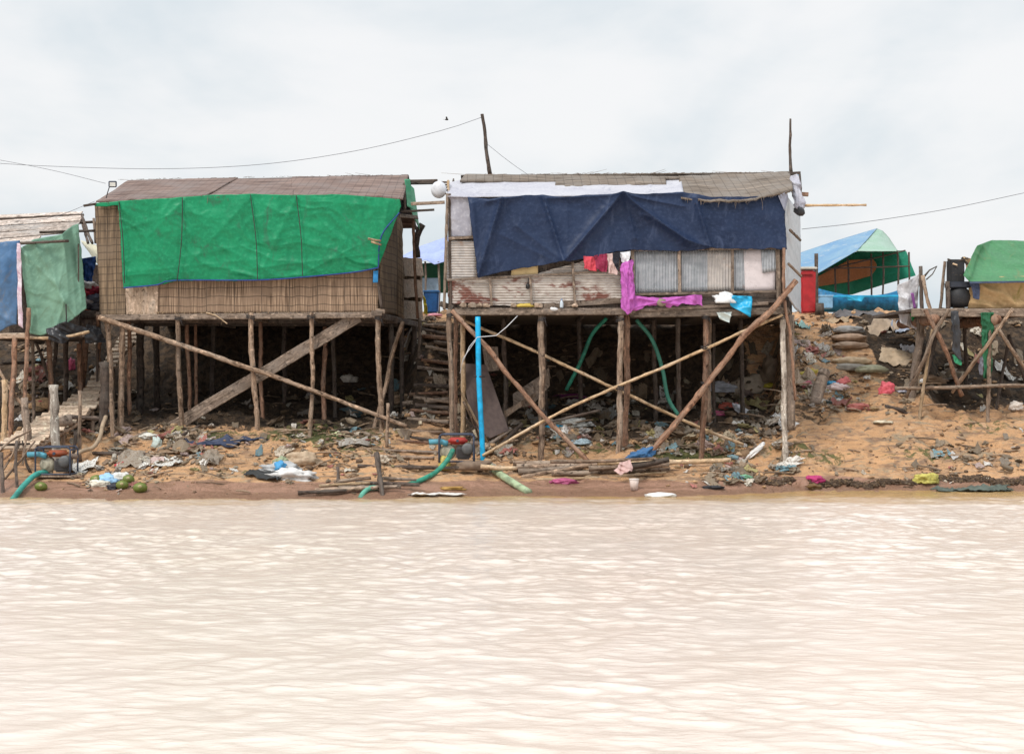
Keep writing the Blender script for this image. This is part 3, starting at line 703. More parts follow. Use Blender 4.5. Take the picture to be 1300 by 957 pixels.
for (a, b_) in (((151,256),(158,360)), ((232,251),(225,357)), ((318,247),(327,355)), ((376,248),(384,350))):
    q = MB(); m_ = ((a[0]+b_[0])/2+2, (a[1]+b_[1])/2); tube(q, [P(*a,LY-.36),P(*m_,LY-.35),P(*b_,LY-.31)], .010, n=5, wob=.004); q.build('tie_rope', M_ROPE, gto)
mb = MB(); sheet(mb, [(517,231,RY-.9),(526,240,RY-.2)], [(522,268,RY-.8),(533,292,RY-.1)], 14, 30, wr=.06, wsc=4, seed=9)
sheet(mb, [(514,228,RY-1.1),(521,228,RY-.9)], [(517,262,RY-1.2),(524,266,RY-.9)], 8, 20, wr=.06, wsc=4, seed=19)
mb.build('gable_tarpaulin', cloth_mat('pale_green_gable', (.05,.33,.16), (.2,.45,.3)), None, True, 'torn green plastic hanging in the open gable of the left house', 'tarpaulin')
q = MB(); sheet(q, [(474,344,LY-.22),(480,343,LY-.22)], [(473.5,359,LY-.22),(480,359,LY-.22)], 8, 12, wr=.03, wsc=8); q.build('blue_rag', plain((.02,.2,.45), .6), None, True, 'small blue and green rag tied to the corner post of the left house', 'rag')
q = MB(); tube(q, [P(468,303,LY-.5),P(476,305,LY-.42),P(484,306,LY-.35)], .025, n=6); tube(q, [P(471,307,LY-.5),P(484,311,LY-.38)], .025, n=6); q.build('tie_sticks', W_PALE, None, True, 'pair of pale sticks pinning the right edge of the green tarpaulin', 'sticks')
# floodlight at the left end of the roof
fl = thing('floodlight', P(141,236,LY), 'small square floodlight on the left end of the bamboo roof', 'floodlight')
q = MB(); bx(q, P(143,234,LY-.1), (.18,.05,.14)); q.build('lamp_housing', plain((.03,.04,.07), .4), fl)
q = MB(); bx(q, P(143,234.2,LY-.13), (.13,.02,.09), ch=.004); q.build('lens', plain((.7,.68,.62), .15), fl)
q = MB(); tube(q, [P(139,238,LY-.05),P(135,252,LY-.05)], .012, n=6); q.build('bracket', M_WIRE, fl)

# ================================================================== RIGHT HOUSE (navy tarpaulin)
H = 0.0; RR = 2.1
rh = thing('stilt_house', (wx(790, 0), 2.2, 1.3), 'patched tin stilt house on the right with dark navy tarpaulin and timber cross braces', 'house', 'stilt houses on the bank')
mb = MB(); sheet(mb, [(569,232,RR-.6),(584,229,RR),(700,226,RR),(864,224,RR)], [(567,249,H-.15),(597,250,H-.15),(720,249,H-.15),(868,246,H-.15)], 100, 16, folds=((585,230,640,255,.05,3),(640,232,665,250,.04,3),(600,232,612,248,.04,4),(690,250,860,240,.03,5)), wr=.03, wsc=1.5, seed=11, th=.02)
mb.build('roof_sheet', M_WHITE, rh, True, 'white plastic sheet over the roof slope')
roofmat([(591,221,RR+.03),(720,222.5,RR+.03),(862,223.5,RR+.03)], [(584,229,RR-.5),(700,230.5,RR-.5),(862,225.5,RR-.5)], 12, parent=rh, mat=M_MATROOF2, nv=6, th=.05, edge=.4)
roofmat([(705,228.5,RR-.55),(845,224,RR-.5)], [(704,238,RR-1.1),(845,234,RR-1.05)], 13, parent=rh, mat=M_MATROOF2, nv=6)
roofmat([(861,223.5,RR-.02),(930,220.5,RR-.02),(1003,217.5,RR-.02)], [(865,250,H-.3),(900,256,H-.33),(950,254,H-.33),(1007,241,H-.3)], 14, parent=rh, mat=M_MATROOF2, edge=1.5)
mb = MB(); a0, a1 = P(585,222.5,RR+.05), P(1003,218.5,RR+.05)
polygon_slab(mb, [a0, a1, a1+Vector((.2,2.6,-.95)), a0+Vector((0,2.6,-.95))], .03); mb.build('roof_back', M_MATROOF2, rh)
zf2 = P(0,391,H).z; zt2 = P(0,250,H).z
mb = MB(); polygon_slab(mb, [(wx(569),.04,zf2),(wx(998),.04,zf2),(wx(998),.04,zt2),(wx(569),.04,zt2)], .03, (0,1,0)); mb.build('inner_wall', W_DARK, rh)
mb = MB(); polygon_slab(mb, [(wx(569),.1,zf2),(wx(569),4.6,zf2),(wx(569),4.6,zt2),(wx(569),2.3,zt2+.75),(wx(569),.1,zt2)], .03, (1,0,0)); mb.build('end_wall', W_DARK, rh)
mb = MB(); polygon_slab(mb, [(wx(569),4.6,zf2),(wx(1012,4.0),4.6,zf2),(wx(1012,4.0),4.6,zt2),(wx(569),4.6,zt2)], .03, (0,1,0)); mb.build('back_wall', W_DARK, rh)
mb = MB(); polygon_slab(mb, [(wx(569),-.1,zf2),(wx(1000),-.1,zf2),(wx(1010,7.2),7.2,zf2),(wx(569),7.2,zf2)], .05); mb.build('floor', W_BOARD, rh)  # unseen rear stretch added to deepen the shade below
# front cladding
mb = MB(); sheet(mb, [(568,250,-.06),(598,250,-.06)], [(569,301,-.05),(600,301,-.05)], 14, 24, wr=.03, wsc=3, seed=15); mb.build('wall_sheet', M_WHITE, rh, True, 'white plastic at the upper left corner')
mb = MB(); sheet(mb, [(567,306,-.05),(606,306,-.05)], [(567,355,-.05),(606,354,-.05)], 8, 130, wr=.012, wsc=1, corr=('h',.057,.011), edge=.6); mb.build('wall_panel', M_CPALE, rh, True, 'pale ribbed sheet')
mb = MB(); sheet(mb, [(568,356,-.03),(622,354,-.03),(672,350,-.03),(735,333,-.03),(786,318,-.03)], [(570,385,-.03),(622,387,-.03),(672,388,-.03),(735,382,-.03),(792,378,-.03)], 60, 140, wr=.02, wsc=1, corr=('h',.057,.010), edge=1.8, seed=3); mb.build('wall_panel', M_CRUST, rh, True, 'rust streaked ribbed sheet low on the left')
for (x0, x1, t_, b_, s, m_) in ((804,830,318,373,1,M_CGREY), (829,861,317,373,2,M_CGREY), (865,898,317,371,3,M_CGREY), (896,928,317,370,4,M_CPALE), (932,948,317,369,5,M_CGREY)):
    q = MB(); sheet(q, [(x0,t_,-.04-.01*(s%2)),(x1,t_,-.04-.01*(s%2))], [(x0,b_,-.04-.01*(s%2)),(x1,b_,-.04-.01*(s%2))], int((x1-x0)*3.2), 8, wr=.008, wsc=1, corr=('v',.062,.010), seed=s*7); q.build('wall_panel', m_, rh, True)
q = MB(); sheet(q, [(944,317,-.06),(985,317,-.06)], [(946,371,-.06),(984,369,-.06)], 8, 8, wr=.01); q.build('wall_panel', plain((.62,.55,.55), .7, .1), rh, True, 'smooth pinkish white board')
q = MB(); sheet(q, [(966,317,-.085),(986,317,-.085)], [(968,347,-.085),(986,344,-.085)], 50, 6, wr=.008, corr=('v',.062,.010)); q.build('wall_panel', M_CGREY, rh, True)
# tan carton and pale sheet peeping under the tarpaulin
q = MB(); sheet(q, [(650,338,-.07),(683,336,-.07)], [(648,353,-.07),(683,350,-.07)], 8, 6, wr=.01); q.build('wall_patch', plain((.6,.44,.22), .8), rh, True, 'yellowish carton patch')
def batten(x0, y0, x1, y1, w=.06, Y=-.11, m=W_BOARD): beam(rh, (x0,y0,Y), (x1,y1,Y), w, .035, m, 'batten')
for a in ((569,303,601,301,.06), (568,355.5,735,346.5,.05), (735,346,792,343,.045), (622,353,624,388,.055), (673,350,675,388,.055), (727,333,730,386,.055), (803,317,804,374,.07),
          (862,316,863,372,.07), (930,316,930,371,.06), (803,374,986,370,.055), (803,317.5,990,315,.045), (987,316,989,390,.09)): batten(*a[:4], w=a[4])
pole(rh, [(568,246,-.12),(566,320,-.12),(564,393,-.12)], .04, None, W_BOARD, 'corner_post', 0, .01)
pole(rh, [(571,246,-.05),(572,393,-.05)], .03, None, W_DARK, 'corner_post', 0, .01)
# deck edge
beam(rh, (575,396.5,-.16), (805,396.0,-.16), .135, .09, W_BOARD, 'floor_beam'); beam(rh, (800,395,-.2), (975,385,-.2), .07, .05, W_BOARD, 'floor_beam')
beam(rh, (800,399,-.15), (1001,395,-.15), .15, .09, W_BOARD, 'floor_beam')
beam(rh, (560,386,.1), (576,391,-.1), .12, .08, W_DARK, 'floor_beam')
for px_ in (600, 645, 691, 745, 790, 845, 893, 945, 990):
    q = MB(); x = wx(px_); board(q, (x, -.05, zf2-.1), (x, 4.5, zf2-.1), .1, .07, side=Vector((1,0,0))); q.build('joist', W_DARK, rh)
q = MB(); board(q, P(690,388,-.02), P(790,381,-.02), .13, .03); q.build('deck_plank', W_BOARD, rh)
q = MB(); board(q, P(878,380,-.02), P(986,377,-.02), .25, .03); q.build('deck_plank', W_DARK, rh)
# small chocks and odds on the deck edge
for px_, s in ((588,.08),(599,.1),(609,.07),(617,.08),(652,.08),(683,.1),(730,.07)):
    q = MB(); lump(q, P(px_,388,-.19), (s,.06,s*.75), .4); q.build('chock', W_PLY, rh)
PR = lambda pts, r, m=W_BARK, down=.35, wob=.018, r1=None: pole(rh, pts, r, r1, m, 'post', down, wob)
PR([(570,393,-.1),(572,470,-.1),(575,552,-.1)], .07)
PR([(579,398,.15),(578,480,.15),(580,552,.1)], .06, W_RED)
PR([(588,400,.7),(588,553,.7)], .07, W_PALE)
PR([(688,398,-.08),(688,480,-.08),(687,580,-.08)], .085)
PR([(788,398,-.1),(787,480,-.1),(786,580,-.1)], .08)
PR([(795,398,.12),(794.5,552,.2)], .085, W_RED)
PR([(896,396,-.08),(895,480,-.08),(890,582,-.08)], .08, W_RED)
PR([(901,402,.9),(900,516,.9)], .06)
PR([(906,410,2.2),(906,480,2.2)], .05, W_DARK)
PR([(993,392,-.08),(995,480,-.08),(997,583,-.08)], .075, W_WHITE)
PR([(1003,400,.5),(1004,526,.5)], .12, W_BOARD)
for a in ((640,2.6,500),(735,3.0,490),(830,2.8,495),(940,2.8,490),(690,3.2,480),(860,1.8,500)): PR([(a[0],404,a[1]),(a[0]+2,a[2],a[1])], .07, W_DARK)
pole(rh, [(996,315,-.24),(996,392,-.24),(1003,425,-.22),(1009,508,-.1)], .045, .04, W_RED, 'stay', 0, .02)
Bz = lambda pts, r, m, lab=None, r1=None, wob=.02: pole(rh, pts, r, r1, m, 'brace', .15, wob, lab)
Bz([(575,394,-.22),(622,446,-.24),(654,487,-.26),(701,540,-.3),(742,582,-.5)], .065, W_RED)
Bz([(590,407,.3),(688,450,.2),(799,502,.2),(885,541,.2),(936,561,.2)], .035, W_PALE, 'thin bamboo falling to the right')
Bz([(992,400,-.2),(893,444,-.22),(839,468,-.22),(760,500.5,-.22),(696,531,-.25),(621,574,-.4)], .04, W_PALE, 'thin bamboo rising to the right')
Bz([(1013,356,-.34),(983,390,-.34),(947,424,-.34),(896,489,-.34),(850,545,-.36),(823,577,-.4)], .08, W_RED, 'thick pole rising past the deck at the right corner')
strands(rh, 865, 1005, lambda x: float(np.interp(x, [865,900,950,1007], [250,256,254,241])), -.32, 110, .05, W_BOARD)
strands(rh, 590, 1003, lambda x: 222-(x-590)*.009, RR+.03, 120, .09, W_BOARD, True)
for a in ((572,400,-.14),(688,405,-.12),(689,522,-.16),(787,492,-.16),(787,405,-.14),(895,441,-.16),(895,488,-.2),(995,402,-.14),(996,378,-.2),(896,403,-.12)): lash(rh, *a)
# masts on the roof
pole(rh, [(622,223,RR+.1),(617,182,RR+.1),(612,145,RR+.1)], .06, .045, W_DARK, 'mast', 0, .03)
pole(rh, [(1004,220,RR),(1002,185,RR),(1003,151,RR)], .05, .03, W_DARK, 'mast', 0, .02)
# right side wall and the clutter of its gable
mb = MB(); sheet(mb, [(997,246,-.05),(1010,262,2),(1016,270,3.6)], [(998,372,-.05),(1010,392,2),(1017,398,3.6)], 20, 40, wr=.03, wsc=1.4, corr=('h',.3,.006), seed=21, th=.02); mb.build('side_wall', metal_mat('white_sheet_metal', (.60,.61,.63),(.48,.5,.52), lo=.74, hi=.86, metallic=.1), rh, True)
beam(rh, (1001,221,RR-.2), (1016,220,RR-.2), .08, .06, W_DARK, 'rafter_end'); beam(rh, (1008,246,.8), (1026,247,.8), .09, .07, W_RED, 'rafter_end')
pole(rh, [(1014,222,RR-.2),(1016,248,RR-.8)], .05, None, W_DARK, 'rafter_end', 0)
pole(rh, [(1018,261,.6),(1099,260.5,.6)], .03, .025, W_PALE, 'jutting_pole', 0, .01)
pole(rh, [(1003,292,-.1),(1016,305,1.2)], .03, None, W_BOARD, 'batten', 0, .005); pole(rh, [(1001,335,-.1),(1017,351,.6)], .03, None, W_BOARD, 'batten', 0, .005)
for k in range(4): beam(rh, (556,231.5+k*3.2,RR-.8-k*.25), (569,231.5+k*3.4,RR-.8-k*.25), .04, .04, W_DARK, 'rafter_end')
pole(rh, [(569,230,RR-.9),(569,256,H)], .03, None, W_PALE, 'gable_pole', 0); beam(rh, (522,259,.0), (565,257,.0), .07, .05, W_BOARD, 'rafter_end')
# white bundle on the gables
q = MB(); sheet(q, [(1003,224,1.0),(1010,222,1.1),(1014,228,1.0)], [(1006,262,.3),(1014,268,.3),(1021,262,.3)], 24, 30, ((1012,226,1018,262,.08,3),(1006,230,1009,260,.07,3)), wr=.14, wsc=4, seed=71, th=.02, edge=3, billow=.15); q.build('white_bundle', M_WHITE, None, True, 'white plastic bundle tied under the right gable of the tin house', 'bundle')
q = MB(); sheet(q, [(1009,222,RR-.4),(1014,222,RR-.4)], [(1008,238,RR-.4),(1013,240,RR-.4)], 6, 10, wr=.02); q.build('blue_cloth', plain((.2,.42,.6), .6), None, True, 'small light blue cloth in the right gable of the tin house', 'cloth')
q = MB(); lump(q, P(1015,268,.3), (.13,.12,.11), .3, 2, flat=-1, tilt=-.5); q.build('black_pouch', M_BLACK, None, True, 'black pouch hanging below the white bundle on the right gable', 'pouch')
dh = thing('white_dish', P(557,247,.3), 'round white dish fixed at the left gable of the tin house', 'dish')
q = MB(); rev(q, P(557,241,.4), [(.02,.12),(.09,.11),(.15,.075),(.185,.02),(.19,-.01),(.15,-.03),(.02,-.04)], Vector((-.5,-1,-.1)), 20); q.build('bowl', plain((.58,.59,.62), .5, .15), dh, True)
q = MB(); tube(q, [P(560,243,.5),P(569,248,.6)], .02, n=6, wob=0); q.build('bracket', M_WIRE, dh)
# navy tarpaulin
nv_ = MB()
folds = [(637,252,607,350,.11,5),(690,254,715,332,.12,5),(788,248,716,332,.13,6),(790,249,870,306,.13,6),(882,255,901,315,.12,6),(792,250,805,300,.07,5),(600,262,606,330,.05,5),(870,306,900,314,.06,5),(800,250,865,262,.05,4),
         (660,290,712,330,.05,8),(820,275,880,310,.05,5),(720,250,720,300,.03,5),(945,262,960,312,.03,6),(700,252,790,248,.04,4),(800,247,862,246,.05,4),(620,256,660,250,.05,4),(640,300,700,330,.03,8)]
folds = [(x0,y0,x1,y1,a_*1.7,w_*.9) for (x0,y0,x1,y1,a_,w_) in folds]
top = [(594,250,-.2),(621,253,-.2),(641,251,-.2),(667,248,-.2),(692,248.5,-.2),(718,251,-.2),(743,247.5,-.2),(789,247,-.2),(819,247,-.2),(865,244,-.2),(905,250,-.2),(950,250,-.2),(995,247,-.2)]
bot = [(607,352.5,-.2),(630,347,-.2),(654,342,-.2),(685,338,-.2),(715,333,-.2),(751,326,-.2),(784,319,-.2),(820,318,-.2),(870,318.5,-.2),(902,315.5,-.2),(950,316,-.2),(985,316,-.2),(999,317,-.2)]
sheet(nv_, top, bot, 240, 90, folds, wr=.016, wsc=2.0, ani=.8, seed=31, th=.008, edge=1.2)
no = nv_.build('navy_tarpaulin', M_NAVY, None, True, 'dark navy tarpaulin stretched in deep folds over the tin house front', 'tarpaulin')
q = MB(); sheet(q, [(988,249,-.3),(999,243,-.3)], [(996,268,-.26),(1001,252,-.2)], 10, 12, wr=.02); q.build('grey_flap', cloth_mat('grey_lining', (.3,.31,.38)), no, True, 'grey turned-back corner')
# laundry and cloths on the deck
def hang(name, top, bot, mat, label, cat, seed, nu=20, nv=24, wr=.05, wsc=5, folds=()):
    q = MB(); sheet(q, top, bot, nu, nv, folds, wr=wr, wsc=wsc, ani=2.0, seed=seed, th=.008, edge=2.2); return q.build(name, mat, None, True, label, cat)
hang('hanging_towel', [(740,326,-.2),(756,325,-.2)], [(741,343,-.2),(757,345,-.2)], plain((.62,.07,.10), .8), 'coral red towel hanging under the navy tarpaulin, the leftmost laundry', 'towel', 1)
hang('hanging_shirt', [(755,325,-.22),(772,322,-.22)], [(756,344,-.22),(770,346,-.22)], plain((.26,.02,.06), .8), 'dark crimson shirt hanging between the coral towel and the pale clothes', 'shirt', 2)
hang('hanging_dress', [(770,322,-.24),(785,321,-.24)], [(772,346,-.24),(783,350,-.24)], plain((.62,.45,.42), .8), 'pale pink garment hanging beside the crimson shirt', 'garment', 3)
hang('hanging_cloth', [(777,321,-.27),(787,320,-.27)], [(778,333,-.27),(785,345,-.27)], plain((.02,.02,.03), .8), 'black garment hanging over the pale pink one', 'garment', 4)
hang('hanging_vest', [(785,320,-.26),(800,319,-.26)], [(789,332,-.26),(797,340,-.26)], plain((.72,.72,.75), .8), 'white vest at the right end of the laundry', 'vest', 5)
q = MB(); sheet(q, [(788,336,-.2),(803,329,-.2)], [(788,392,-.26),(796,400,-.3),(804,393,-.26),(806,386,-.22)], 26, 60, ((790,340,800,398,.07,3),(797,335,793,395,.08,2.5),(803,345,803,390,.05,3)), wr=.06, wsc=4, ani=2.5, seed=6, th=.01, edge=2.5, billow=.05)
sheet(q, [(799,376,-.22),(838,378,-.24),(892,374,-.22)], [(801,396,-.26),(818,391,-.26),(838,386,-.26),(850,390,-.26),(872,387,-.24),(891,390,-.22)], 90, 26, ((838,384,812,379,.08,2.5),(838,384,806,390,.07,2.5),(842,384,868,377,.08,2.5),(842,385,872,388,.06,2.5),(880,376,878,390,.07,3)), wr=.05, wsc=3, ani=1, seed=7, edge=3)
q.build('magenta_cloth', M_PURP, None, True, 'long magenta cloth hanging from the tin wall down over the deck edge', 'cloth')
q = MB(); lump(q, P(840,384,-.36), (.1,.06,.1), .4, 2, flat=-1); q.build('brown_knot', plain((.25,.2,.15), .8), None, True, 'brown knot of cord in the middle of the magenta cloth', 'knot')
q = MB(); lump(q, P(919,380,-.25), (.25,.12,.15), .5, 3, seed=3); q.build('plastic_bag', plain((.75,.76,.76), .35, .1), None, True, 'white plastic bag on the deck edge left of the blue bag', 'bag')
q = MB(); sheet(q, [(925,375,-.26),(955,376,-.26)], [(927,388,-.3),(953,403,-.3)], 16, 26, wr=.09, wsc=5, seed=8); q.build('plastic_bag', plain((.01,.36,.62), .35, .1), None, True, 'bright blue plastic bag draped over the deck edge', 'bag')
q = MB(); sheet(q, [(909,397,-.24),(929,396,-.24)], [(913,405,-.2),(926,410,-.2)], 12, 12, wr=.08, wsc=5, seed=9); q.build('plastic_bag', plain((.66,.74,.72), .35, .1), None, True, 'white plastic scrap hanging below the deck beam under the white bag', 'bag')
bt = thing('water_bottle', P(713,391,-.2), 'clear plastic bottle standing on the deck edge of the tin house', 'bottle')
q = MB(); rev(q, P(713,391,-.12), [(.035,0),(.04,.02),(.04,.1),(.035,.13),(.015,.16),(.015,.17)], n=12); q.build('bottle_body', plain((.55,.62,.68), .15, .1), bt, True)
q = MB(); rev(q, P(713,391,-.12)+Vector((0,0,.17)), [(.018,0),(.018,.025)], n=10); q.build('cap', plain((.2,.3,.5), .4), bt)
q = MB(); lump(q, P(666,388,-.22), (.2,.05,.05), .6, 2); q.build('yellow_netting', plain((.55,.4,.08), .7), None, True, 'clump of yellow netting on the deck edge left of the bottle', 'netting')
q = MB(); lump(q, P(703,393,-.26), (.08,.03,.05), .6, 2); q.build('white_scrap', plain((.7,.7,.7), .5), None, True, 'white scrap of plastic on the beam under the bottle', 'scrap')
q = MB(); tube(q, [P(671,354,-.12),P(670,360,-.13)], .012, n=6); rev(q, P(670,367,-.14), [(.02,0),(.045,.02),(.045,.09),(.02,.12)], n=10); q.build('padlock', plain((.015,.015,.015), .5), None, True, 'small black lamp hanging on the rusty sheet of the tin house', 'lamp')
# ================================================================== between and behind the houses
def G2(px, Y): x = wx(px, Y); return Vector((x, Y, gz(x, Y)))
# blue canopy between the houses
cy = 9.0
ct = thing('canopy_stall', G2(542, cy), 'lavender blue canopy stall seen through the gap between the houses', 'stall')
q = MB(); sheet(q, [(505,328,cy+1.4),(535,312,cy+1.5),(575,298,cy+1.6)], [(505,342,cy-.6),(540,330,cy-.6),(552,336,cy-.6),(578,328,cy-.6)], 40, 20, wr=.05, wsc=1.5, seed=2); q.build('canopy', cloth_mat('lavender_canopy', (.32,.38,.62), (.25,.30,.52)), ct, True)
q = MB(); sheet(q, [(530,335,cy+.9),(580,332,cy+.9)], [(530,372,cy+.9),(580,372,cy+.9)], 20, 10, wr=.05); q.build('green_lining', cloth_mat('dark_green_lining', (.01,.10,.06)), ct, True)
for px_ in (540, 557, 575):
    g = G2(px_, cy-.5); q = MB(); tube(q, [g-Vector((0,0,.2)), P(px_,332,cy-.5)], .03, n=6); q.build('stall_post', W_BOARD, ct)
q = MB(); sheet(q, [(536,353,cy-.2),(557,353,cy-.2)], [(536,381,cy-.2),(557,381,cy-.2)], 8, 8, wr=.02); q.build('blue_panel', plain((.33,.45,.56), .5), ct)
q = MB(); sheet(q, [(506,335,LY+5.5),(536,330,LY+5.5)], [(506,400,LY+5.5),(536,400,LY+5.5)], 8, 8, wr=.02); q.build('plank_screen', W_PLY, None, False, 'brown plank screen behind the right side of the bamboo house', 'screen')
bb = thing('blue_bin', P(549,394,8.0), 'blue plastic bin standing in the gap between the houses', 'bin')
q = MB(); bx(q, P(548,384,8.0), (.42,.4,.6), ch=.04, taper=.85); q.build('bin_body', plain((.02,.10,.28), .4), bb)
q = MB(); bx(q, P(548,370.5,8.0), (.46,.44,.06), ch=.02); q.build('lid', plain((.05,.16,.36), .4), bb)
hang('patterned_cloth', [(537,372,5.5),(541,380,5.5)], [(538,400,5.5),(543,402,5.5)], plain((.6,.5,.05), .8), 'yellow and red patterned cloth hanging in the gap by the planks', 'cloth', 12)
q = MB(); lump(q, Vector((wx(553,7.6), 7.6, gz(wx(553,7.6), 7.6)+.05)), (.2,.12,.06), .4, 2); q.build('pink_cloth', plain((.6,.25,.3), .8), None, True, 'pink folded cloth at the head of the log stairs', 'cloth')
# red ice chest beside the tin house
rc = thing('ice_chest', P(1025,398,7.0), 'tall red ice chest with white lid beside the tin house', 'ice chest')
q = MB(); bx(q, P(1024.5,371,7.0), (.44,.5,1.12), ch=.04, taper=.94); q.build('chest_body', plain((.50,.025,.03), .4, .2), rc)
q = MB(); bx(q, P(1024,341.5,7.0), (.47,.54,.07), ch=.02); q.build('lid', plain((.65,.6,.52), .5), rc)
q = MB(); bx(q, P(1024.5,348,6.72), (.30,.03,.05), ch=.01); q.build('handle', plain((.35,.02,.02), .4), rc)
q = MB(); tube(q, [P(1036,322,6.8), P(1036.5,360,6.8), P(1037,400,6.8)], .05, .05); q.build('fence_pole', W_DARK, None, True, 'dark upright pole beside the red ice chest', 'pole')
q = MB(); tube(q, [P(1041,400,6.6), P(1041,385,6.6)], .12, .11, n=10); q.build('tree_stump', W_DARK, None, True, 'short dark stump at the foot of the pole by the ice chest', 'stump')
# big tent on the plateau, right
ty = 12.0
tt = thing('tarpaulin_tent', G2(1090, ty), 'blue and green tarpaulin tent on bamboo poles behind the red ice chest', 'tent')
q = MB(); sheet(q, [(1000,326,ty+2.5),(1060,306,ty+2.5),(1113,290,ty+2.5)], [(1012,358,ty-1.0),(1040,346,ty-1.0),(1088,318,ty-.8)], 50, 24, ((1040,318,1060,335,.08,8),), wr=.06, wsc=1.1, seed=41); q.build('canopy', cloth_mat('sky_blue_canopy', (.11,.23,.38), (.18,.30,.40), stain=(.4,.42,.42)), tt, True)
q = MB(); sheet(q, [(1113,290,ty+2.5),(1121,293,ty+2.4),(1129,302,ty+2.2),(1138,317,ty+1.8)], [(1087,319,ty-.8),(1106,319,ty-.6),(1122,319,ty-.4),(1139,319,ty)], 30, 20, wr=.05, wsc=1.5, seed=42); q.build('canopy', cloth_mat('pale_green_canopy', (.22,.36,.26), (.32,.42,.36)), tt, True, 'pale green end flap')
ORP = plain((.50,.20,.08), .7)
q = MB(); sheet(q, [(1030,344,ty+2.0),(1088,319,ty+2.0),(1150,318,ty+1.0),(1162,350,ty+.6)], [(1030,378,ty+2.0),(1082,374,ty+2.0),(1120,362,ty+1.4),(1162,350,ty+.6)], 50, 24, wr=.06, wsc=1.2, seed=43); q.build('inner_wall', cloth_mat('teal_green_lining', (.015,.24,.15), (.01,.18,.11)), tt, True, 'teal green lining')
q = MB(); sheet(q, [(1036,352,ty+1.7),(1078,330,ty+1.7),(1108,329,ty+1.5),(1113,336,ty+1.4)], [(1036,364,ty+1.7),(1078,358,ty+1.7),(1106,350,ty+1.5),(1112,342,ty+1.4)], 40, 16, wr=.05, wsc=1.4, seed=44); q.build('brown_patch', cloth_mat('orange_brown_patch', (.42,.18,.08), (.34,.14,.06)), tt, True, 'orange brown patch on the lining')
for (px_, t_, b_) in ((1060,338,380),(1076,328,380),(1106,322,378),(1121,320,378),(1139,318,378),(1153,320,358),(1020,352,395)):
    q = MB(); e = P(px_+1,b_,ty+.1)
    if b_ > 370: e.z = gz(e.x, e.y)-.1
    tube(q, [P(px_,t_,ty+.1), e], .028, n=6, wob=.02); q.build('tent_pole', W_DARK, tt)
for a, b_ in (((1036,346),(1150,318)), ((1050,341),(1155,338))):
    q = MB(); tube(q, [P(*a,ty+.05), P(*b_,ty+.05)], .022, n=6, wob=.02); q.build('rail', W_DARK, tt)
# blue boat hull standing by the tent
bo = thing('wooden_boat', G2(1090, 11), 'blue painted wooden boat resting on the bank top before the tent', 'boat')
def hull(mb, x0, x1, y, zb, zt, hw):
    n = 22; prof = []; vs = []
    for i in range(n):
        t = i/(n-1); x = x0+(x1-x0)*t; k = math.sin(math.pi*min(1, max(0, .08+t*.84)))**.5; s = .12*(2*t-1)**2
        for (a, h) in ((-1,1),(-.8,.35),(-.45,0),(.45,0),(.8,.35),(1,1),(.93,1),(.7,.4),(.35,.1),(-.35,.1),(-.7,.4),(-.93,1)):
            vs.append((x, y+a*hw*k, zb+(zt-zb)*h+s*h*2))
    m = 12; fs = [(i*m+j, (i+1)*m+j, (i+1)*m+(j+1)%m, i*m+(j+1)%m) for i in range(n-1) for j in range(m)]
    fs += [tuple(range(m)), tuple((n-1)*m+j for j in range(m))[::-1]]; mb.add(vs, fs)
q = MB(); hull(q, wx(1036,11), wx(1146,11), 11, P(0,396,11).z, P(0,377,11).z, .55); q.build('hull', plain((.012,.16,.33), .5, .5), bo, True)
q = MB(); board(q, P(1034,376.5,10.4), P(1146,376,10.4), .06, .06); q.build('gunwale', plain((.02,.36,.62), .5), bo)
q = MB(); sheet(q, [(1074,377,10.2),(1098,377,10.2)], [(1077,381,10.2),(1094,383,10.2)], 16, 12, wr=.08, wsc=3); q.build('hull_cloth', plain((.03,.4,.65), .5), bo, True)
cr_ = thing('plastic_crate', G2(1047, 10), 'pale blue plastic crate standing left of the blue boat', 'crate')
q = MB(); bx(q, P(1047,384,10), (.40,.35,.36), ch=.02); q.build('crate_body', plain((.22,.42,.62), .5), cr_)
q = MB(); bx(q, P(1047,376,10), (.44,.38,.05), ch=.01); q.build('rim', plain((.28,.5,.7), .5), cr_)
hang('white_sack', [(1139,362,3.2),(1152,357,3.0),(1168,347,3.0)], [(1142,408,3.2),(1152,416,3.2),(1164,419,3.2)], cloth_mat('printed_sack', (.68,.66,.68), (.5,.5,.52), stain=(.12,.12,.16), sc=3), 'white printed sack hung from the post beside the right shack', 'sack', 22, 30, 40, .07, 3)
q = MB(); sheet(q, [(1156,372,2.95),(1160,372,2.95)], [(1160,392,3.05),(1163,392,3.05)], 6, 10, wr=.02); q.build('magenta_strip', plain((.35,.12,.4), .8), None, True, 'narrow purple rag over the white printed sack', 'rag')
q = MB(); sheet(q, [(1154,396,2.98),(1160,394,2.98)], [(1160,412,3.08),(1164,410,3.08)], 6, 10, wr=.02); q.build('green_strip', plain((.03,.4,.12), .8), None, True, 'narrow green rag low on the white printed sack', 'rag')

